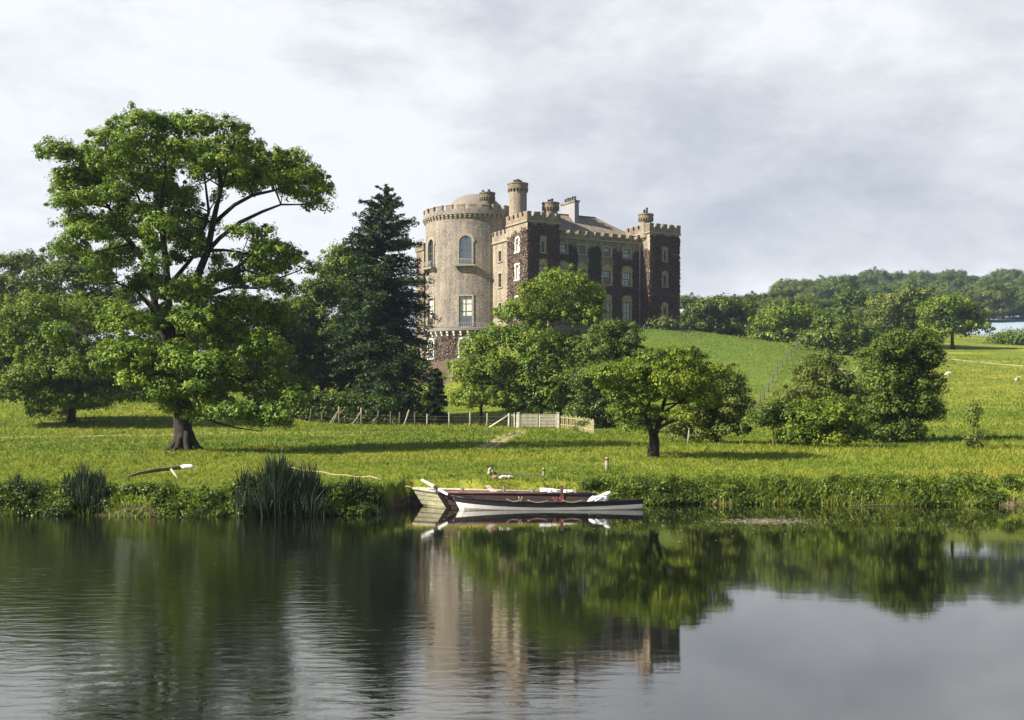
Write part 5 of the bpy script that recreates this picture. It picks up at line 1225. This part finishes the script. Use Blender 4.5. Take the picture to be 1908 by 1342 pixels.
# flat board leaning on the punt's rim
bo = empty('board', P(916, 921, 41.0), 'pale flat board leaning on the rim of the punt', 'board')
mb = MB(); a, b = P(927, 921, 41.0), P(908, 905, 41.5); d = (b - a); wv = Vector((.17, 0, 0))
mb.hexa([a - wv + EY * -.02, a + wv * .6 + EY * -.02, a + wv * .6 + EY * .02, a - wv + EY * .02], [b - wv * .5 - EY * .02, b + wv * .5 - EY * .02, b + wv * .5 + EY * .02, b - wv * .5 + EY * .02]); mb.build('plank', M['rim_pale'], bo)
mb = MB(); m1 = a.lerp(b, .75); mb.box(m1.x - .1, m1.x + .1, m1.y - .05, m1.y - .022, m1.z - .02, m1.z + .02); mb.build('cleat', M['rim_pale'], bo)
# oar over the bow
oar = empty('oar', P(833, 921, 40.6), 'white oar lying aslant over the bow corner of the punt', 'oar')
p0, p1, p2, p3 = P(834, 921.5, 40.6), P(816, 911, 40.7), P(808, 906, 40.75), P(785, 893.5, 40.9)
mb = MB(); dd = (p0 - p1).normalized(); up_ = Vector((-dd.z, 0, dd.x)) * -1
if up_.z < 0: up_ = -up_
def slab(mb, a, b, h0, h1, th): mb.hexa([a - up_ * h0 - EY * th, b - up_ * h1 - EY * th, b - up_ * h1 + EY * th, a - up_ * h0 + EY * th], [a + up_ * h0 - EY * th, b + up_ * h1 - EY * th, b + up_ * h1 + EY * th, a + up_ * h0 + EY * th])
slab(mb, p0, p1, .035, .05, .03); mb.build('loom', M['cloth'], oar)
mb = MB(); slab(mb, p1, p2, .05, .05, .035); mb.build('collar', M['hull_black'], oar)
mb = MB(); slab(mb, p2, p3, .05, .032, .02); mb.build('blade', M['cloth'], oar)
# mooring rope from the stake to the punt
mb = MB(); a = ts - Vector((0, 0, .08)); pts = [a, gp(600, 45.4, .12), gp(645, 44.5, .06), gp(690, 43.3, .1), ft_ + Vector((.02, 0, .05))]
pp = []
for i in range(4): pp += [pts[i].lerp(pts[i + 1], k / 5) - Vector((0, 0, .05 * math.sin(math.pi * k / 5))) for k in range(5)]
mb.tube(pp + [pts[-1]], .022, 5); tag(mb.build('mooring_rope', M['rope']), 'slack mooring rope from the dark stake to the punt', 'rope')
# little landing: dark cut with a plank
mb = MB(); g0, g1 = G(908, 46.5), G(1008, 45.6); mb.hexa([g0 + Vector((0, -.06, -.05)), g1 + Vector((0, -.06, -.05)), g1 + Vector((0, .06, -.05)), g0 + Vector((0, .06, -.05))], [g0 + Vector((0, -.06, .1)), g1 + Vector((0, -.06, .06)), g1 + Vector((0, .06, .06)), g0 + Vector((0, .06, .1))]); tag(mb.build('landing_plank', M['post_dark']), 'dark old plank edging the landing behind the boats', 'plank')
gs = G(914, 46.3); soft('stone', 'small brown stone at the left end of the landing plank', 'stone', dense([(-.12, 0), (-.1, .2), (.02, .3), (.12, .18), (.12, 0)], 2), gs, EX, UPV, EY, -.1, .12, 'dead_wood', 8, .02)

# ------------------------------------------------------------------ grass, bank plants, reeds, floating weed
def blades(xyz, h, w, lean, rng, segs=2):
    """bent two-piece blades: quads of 4 corners (upper corner pair nearly meets)"""
    n = len(xyz); a = rng.uniform(0, 2 * math.pi, n); t = np.stack([np.cos(a), np.sin(a), np.zeros(n)], 1)
    l = rng.normal(size=(n, 2)) * lean[:, None]; up = np.stack([l[:, 0], l[:, 1], np.ones(n)], 1); up = unit(up)
    md = xyz + up * h[:, None] * .55; bend = np.stack([l[:, 0], l[:, 1], np.zeros(n)], 1) * h[:, None] * .6
    tip = xyz + up * h[:, None] + bend; W = t * w[:, None] * .5
    q1 = np.stack([xyz - W, xyz + W, md + W * .75, md - W * .75], 1); q2 = np.stack([md - W * .75, md + W * .75, tip + W * .08, tip - W * .08], 1)
    return np.stack([q1, q2], 1).reshape(-1, 3)
def grass():
    rng = np.random.default_rng(200); n = 430000
    u = rng.uniform(0, 1, n); Y = 40.5 * (235 / 40.5) ** (u ** 1.12); px = rng.uniform(-330, 2240, n); x = X(px, Y)
    k = Y > shore(x) + .9; x, Y = x[k], Y[k]; n = len(x)
    w = wob(x * 3, Y * 3); w2 = wob(x + 50, Y * 1.6)
    keep = rng.uniform(size=n) < .62 + .35 * w; x, Y, w, w2 = x[keep], Y[keep], w[keep], w2[keep]; n = len(x)
    tk = np.ones(n, bool)
    for ln, wd in (([(967, 108), (956, 98), (942, 90), (925, 80), (905, 71), (895, 66)], .5), ([(980, 108), (972, 98), (960, 90), (942, 80), (925, 71), (912, 66)], .5), ([(-60, 86), (100, 86.5), (300, 88), (450, 91), (640, 95), (800, 99)], .3), ([(1770, 222), (1800, 216), (1850, 207), (1908, 200), (1990, 192)], 1.4)):
        ly = [X(a, b) if ln[0][0] > 890 and ln[0][0] < 1000 else b for a, b in ln]; lx = [b if ln[0][0] > 890 and ln[0][0] < 1000 else X(a, b) for a, b in ln]
        if lx[0] > lx[-1]: lx, ly = lx[::-1], ly[::-1]
        q, p_ = (Y, x) if ln[0][0] > 890 and ln[0][0] < 1000 else (x, Y)
        tk &= ~((abs(p_ - np.interp(q, lx, ly)) < wd) & (q > lx[0]) & (q < lx[-1]) & (rng.uniform(size=n) < .85))
    x, Y, w, w2 = x[tk], Y[tk], w[tk], w2[tk]; n = len(x)
    z = H(x, Y); sc = np.clip(Y / 55, .75, 3.6)
    h = (.09 + .09 * rng.uniform(0, 1, n) ** 2 + .05 * np.clip(w, 0, 1)) * np.clip(sc, .8, 1.7)
    right = np.clip((x / Y - .12) * 4, 0, 1) * np.clip((75 - Y) / 10, 0, 1); h *= 1 + 1.1 * right * rng.uniform(0, 1, n)
    v = blades(np.stack([x, Y, z - .02], 1), h, .035 * sc * rng.uniform(.6, 1.4, n), np.full(n, .45), rng)
    t = 0.46 + .36 * w2 + .2 * w + rng.normal(0, .15, n) + .2 * right
    o = poly_mesh('grass', v, M['grass'], None, np.repeat(t, 2)); tag(o, 'short sunlit yellow-green meadow grass', 'grass', kind='stuff')
grass()
def bank():
    rng = np.random.default_rng(201); n = 68000
    px = rng.uniform(-350, 2260, n); d = np.abs(rng.normal(0, 1, n)) * 1.0 - .15; y0 = 42.; x = X(px, y0); Y = shore(x) + d; x = X(px, Y); Y = shore(x) + d
    gap = (px > 715) & (px < 1125); k = ~(gap & (rng.uniform(size=n) < .86)); px, d, x, Y = px[k], d[k], x[k], Y[k]; n = len(x)
    z = np.maximum(H(x, Y), -.02)
    mk = rng.uniform(size=n) < np.clip(.22 + 1.5 * wob(x * 5, Y * .6) + .3 * (d > .75), np.where(px < 720, .25, .12), 1); px, d, x, Y, z = px[mk], d[mk], x[mk], Y[mk], z[mk]; n = len(x)
    right = np.clip((px - 1120) / 60, 0, 1); cl = .5 + .5 * wob(x * 4, Y * 2)
    h = (.12 + .34 * rng.uniform(0, 1, n) ** 1.5 * (.35 + cl)) * (1 + .12 * right) * np.clip(1.12 - .5 * d, .3, 1.1)
    v = blades(np.stack([x, Y, z - .03], 1), h, .035 * rng.uniform(.6, 1.6, n), np.full(n, .35), rng)
    o = poly_mesh('bank_plants', v, M['bank_leaf'], None, np.repeat(.42 + .2 * right + .15 * wob(x * 2, Y) + rng.normal(0, .22, n), 2)); tag(o, 'rough grass and weeds overhanging the river edge', 'bank plants', kind='stuff')
    # leafy weeds
    m = 800; px = rng.uniform(-350, 2260, m); k = ~((px > 700) & (px < 1120)); px = px[k]; rows = []
    for p in px:
        Yd = shore(X(p, 41)) + abs(rng.normal()) * .8; xx = X(p, Yd); r = rng.uniform(.06, .2); rows.append((xx, Yd, max(0, Hz(xx, Yd)) + r * .6, r * 1.2, r, r))
    v, t = foliage(rows, .085, rng, .4, nl=30)
    o = poly_mesh('bank_weeds', v, M['bank_leaf'], None, t); tag(o, 'low leafy weeds along the river edge', 'bank weeds', kind='stuff')
bank()
def bank_shade_clumps():  # dark leaf clumps put in for the shadows under overhanging tufts
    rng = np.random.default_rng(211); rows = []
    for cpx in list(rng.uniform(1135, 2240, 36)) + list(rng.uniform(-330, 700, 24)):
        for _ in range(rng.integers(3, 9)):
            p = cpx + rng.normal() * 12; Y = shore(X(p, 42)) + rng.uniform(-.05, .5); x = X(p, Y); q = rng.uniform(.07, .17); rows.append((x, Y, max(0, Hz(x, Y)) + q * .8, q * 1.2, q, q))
    v, t = foliage(rows, .08, rng, .5, nl=32); o = poly_mesh('bank_shade_weeds', v, M['leaf_dark'], None, t - .3); tag(o, 'dark leaf clumps standing in for shaded hollows along the river bank', 'bank weeds', kind='stuff')
bank_shade_clumps()
def weeds():
    rng = np.random.default_rng(207); rows = []
    while len(rows) < 420:
        Y = 42 * (110 / 42) ** rng.uniform(); px = rng.uniform(-40, 1950); x = X(px, Y)
        if Y < shore(x) + 1.2 or wob(x * 2, Y * 2) < rng.normal(.1, .3): continue
        r = rng.uniform(.08, .2) * (Y / 55) ** .7; rows.append((x, Y, Hz(x, Y) + r * .35, r * 1.5, r * 1.3, r * .8))
    v, t = foliage(rows, .075, rng, .25, nl=22); o = poly_mesh('meadow_weeds', v, M['bank_leaf'], None, t - .12); tag(o, 'scattered dock and nettle tufts in the meadow', 'weeds', kind='stuff')
weeds()
def reeds(label, px0, px1, Y0, hmax, n, seed, mat='reed'):
    rng = np.random.default_rng(seed); f = rng.beta(1.6, 1.6, n); px = px0 + (px1 - px0) * f; Y = Y0 + rng.uniform(-.9, .9, n); x = X(px, Y)
    z = np.clip(H(x, Y), -.15, .6); env = np.sqrt(np.clip(1 - (2 * f - 1) ** 2, .05, 1)) * (.8 + .2 * np.sin(f * 17))
    h = hmax * env * rng.uniform(.55, 1.08, n)
    root = empty('reed_clump', Vector((X((px0 + px1) / 2, Y0), Y0, -.05)), label, 'reeds')
    v = blades(np.stack([x, Y, z], 1), h, .032 * rng.uniform(.7, 1.5, n), rng.uniform(.04, .22, n), rng)
    poly_mesh('blades', v, M[mat], root, np.repeat(.35 + rng.normal(0, .2, n), 2))
reeds('tall dark reed clump standing in the water left of the moored boats', 430, 612, 37.3, 1.4, 2400, 301)
reeds('dark reed clump at the water edge left of the curved log', 112, 205, 38.0, 1.05, 1000, 302)
reeds('thin low reeds between the tall reed clump and the punt', 600, 735, 38.3, .6, 750, 303)
reeds('short reed fringe at the extreme left of the bank', -20, 90, 38.2, .7, 500, 304)
# dark overhanging shrub at the landing
rng = np.random.default_rng(305); gx = G(1103, 42.9); root = empty('shrub', gx, 'dark low shrub overhanging the bank behind the white draped seat', 'shrub')
v, t = foliage([(gx.x, gx.y, gx.z + .2, .3, .3, .25), (gx.x - .25, gx.y + .1, gx.z + .15, .25, .25, .2), (gx.x + .3, gx.y, gx.z + .1, .3, .3, .22)], .07, rng, .9)
poly_mesh('foliage', v, M['leaf_dark'], root, t - .15); mb = MB(); mb.tube([gx + Vector((0, 0, -.1)), gx + Vector((.05, 0, .25))], [.03, .015], 5); mb.build('stem', M['bark_dark'], root)
# floating weed
m_, nt, b = new_mat('floating_weed'); at = nd(nt, 'ShaderNodeAttribute', attribute_name='tint'); cr = ramp(nt, (at, 'Fac'), [(.2, (.12, .13, .05)), (.6, (.28, .23, .15)), (1, (.4, .33, .27))]); nt.links.new(cr.outputs[0], b.inputs['Base Color']); b.inputs['Roughness'].default_value = .8
rng = np.random.default_rng(306); n = 1500
px = np.concatenate([1425 + rng.normal(0, 48, 1000), rng.uniform(820, 1908, 500)]); py = np.concatenate([972 + rng.normal(0, 3.2, 1000), 945 + abs(rng.normal(0, 26, 500))]); Y = CAMZ * F / (py - HY); k = Y < shore(X(px, 42)) - .2; px, Y = px[k], Y[k]; n = len(px); x = X(px, Y)
c = np.stack([x, Y, np.full(n, .006)], 1); v = leaf_quads(c, unit(np.array([0, 0, 1.]) + rng.normal(size=(n, 3)) * .02), rng.uniform(.03, .12, n), rng, .6); v[:, 2] = np.maximum(v[:, 2], .004)
o = poly_mesh('floating_weed', v, m_, None, rng.uniform(.2, 1, n)); tag(o, 'pale weed and scum floating off the right bank', 'floating weed', kind='stuff')

# ------------------------------------------------------------------ haze
def haze():
    b = MB(); b.box(-1100, 1100, -75, 1450, -4, 175)
    m = bpy.data.materials.new('haze'); m.use_nodes = True; nt = m.node_tree; nt.nodes.clear()
    v = nd(nt, 'ShaderNodeVolumePrincipled', {'Color': (.62, .78, 1, 1), 'Density': .00015, 'Anisotropy': .2}); o_ = nt.nodes.new('ShaderNodeOutputMaterial'); nt.links.new(v.outputs[0], o_.inputs['Volume'])
    tag(b.build('haze', m), kind='stuff')
if True: haze()
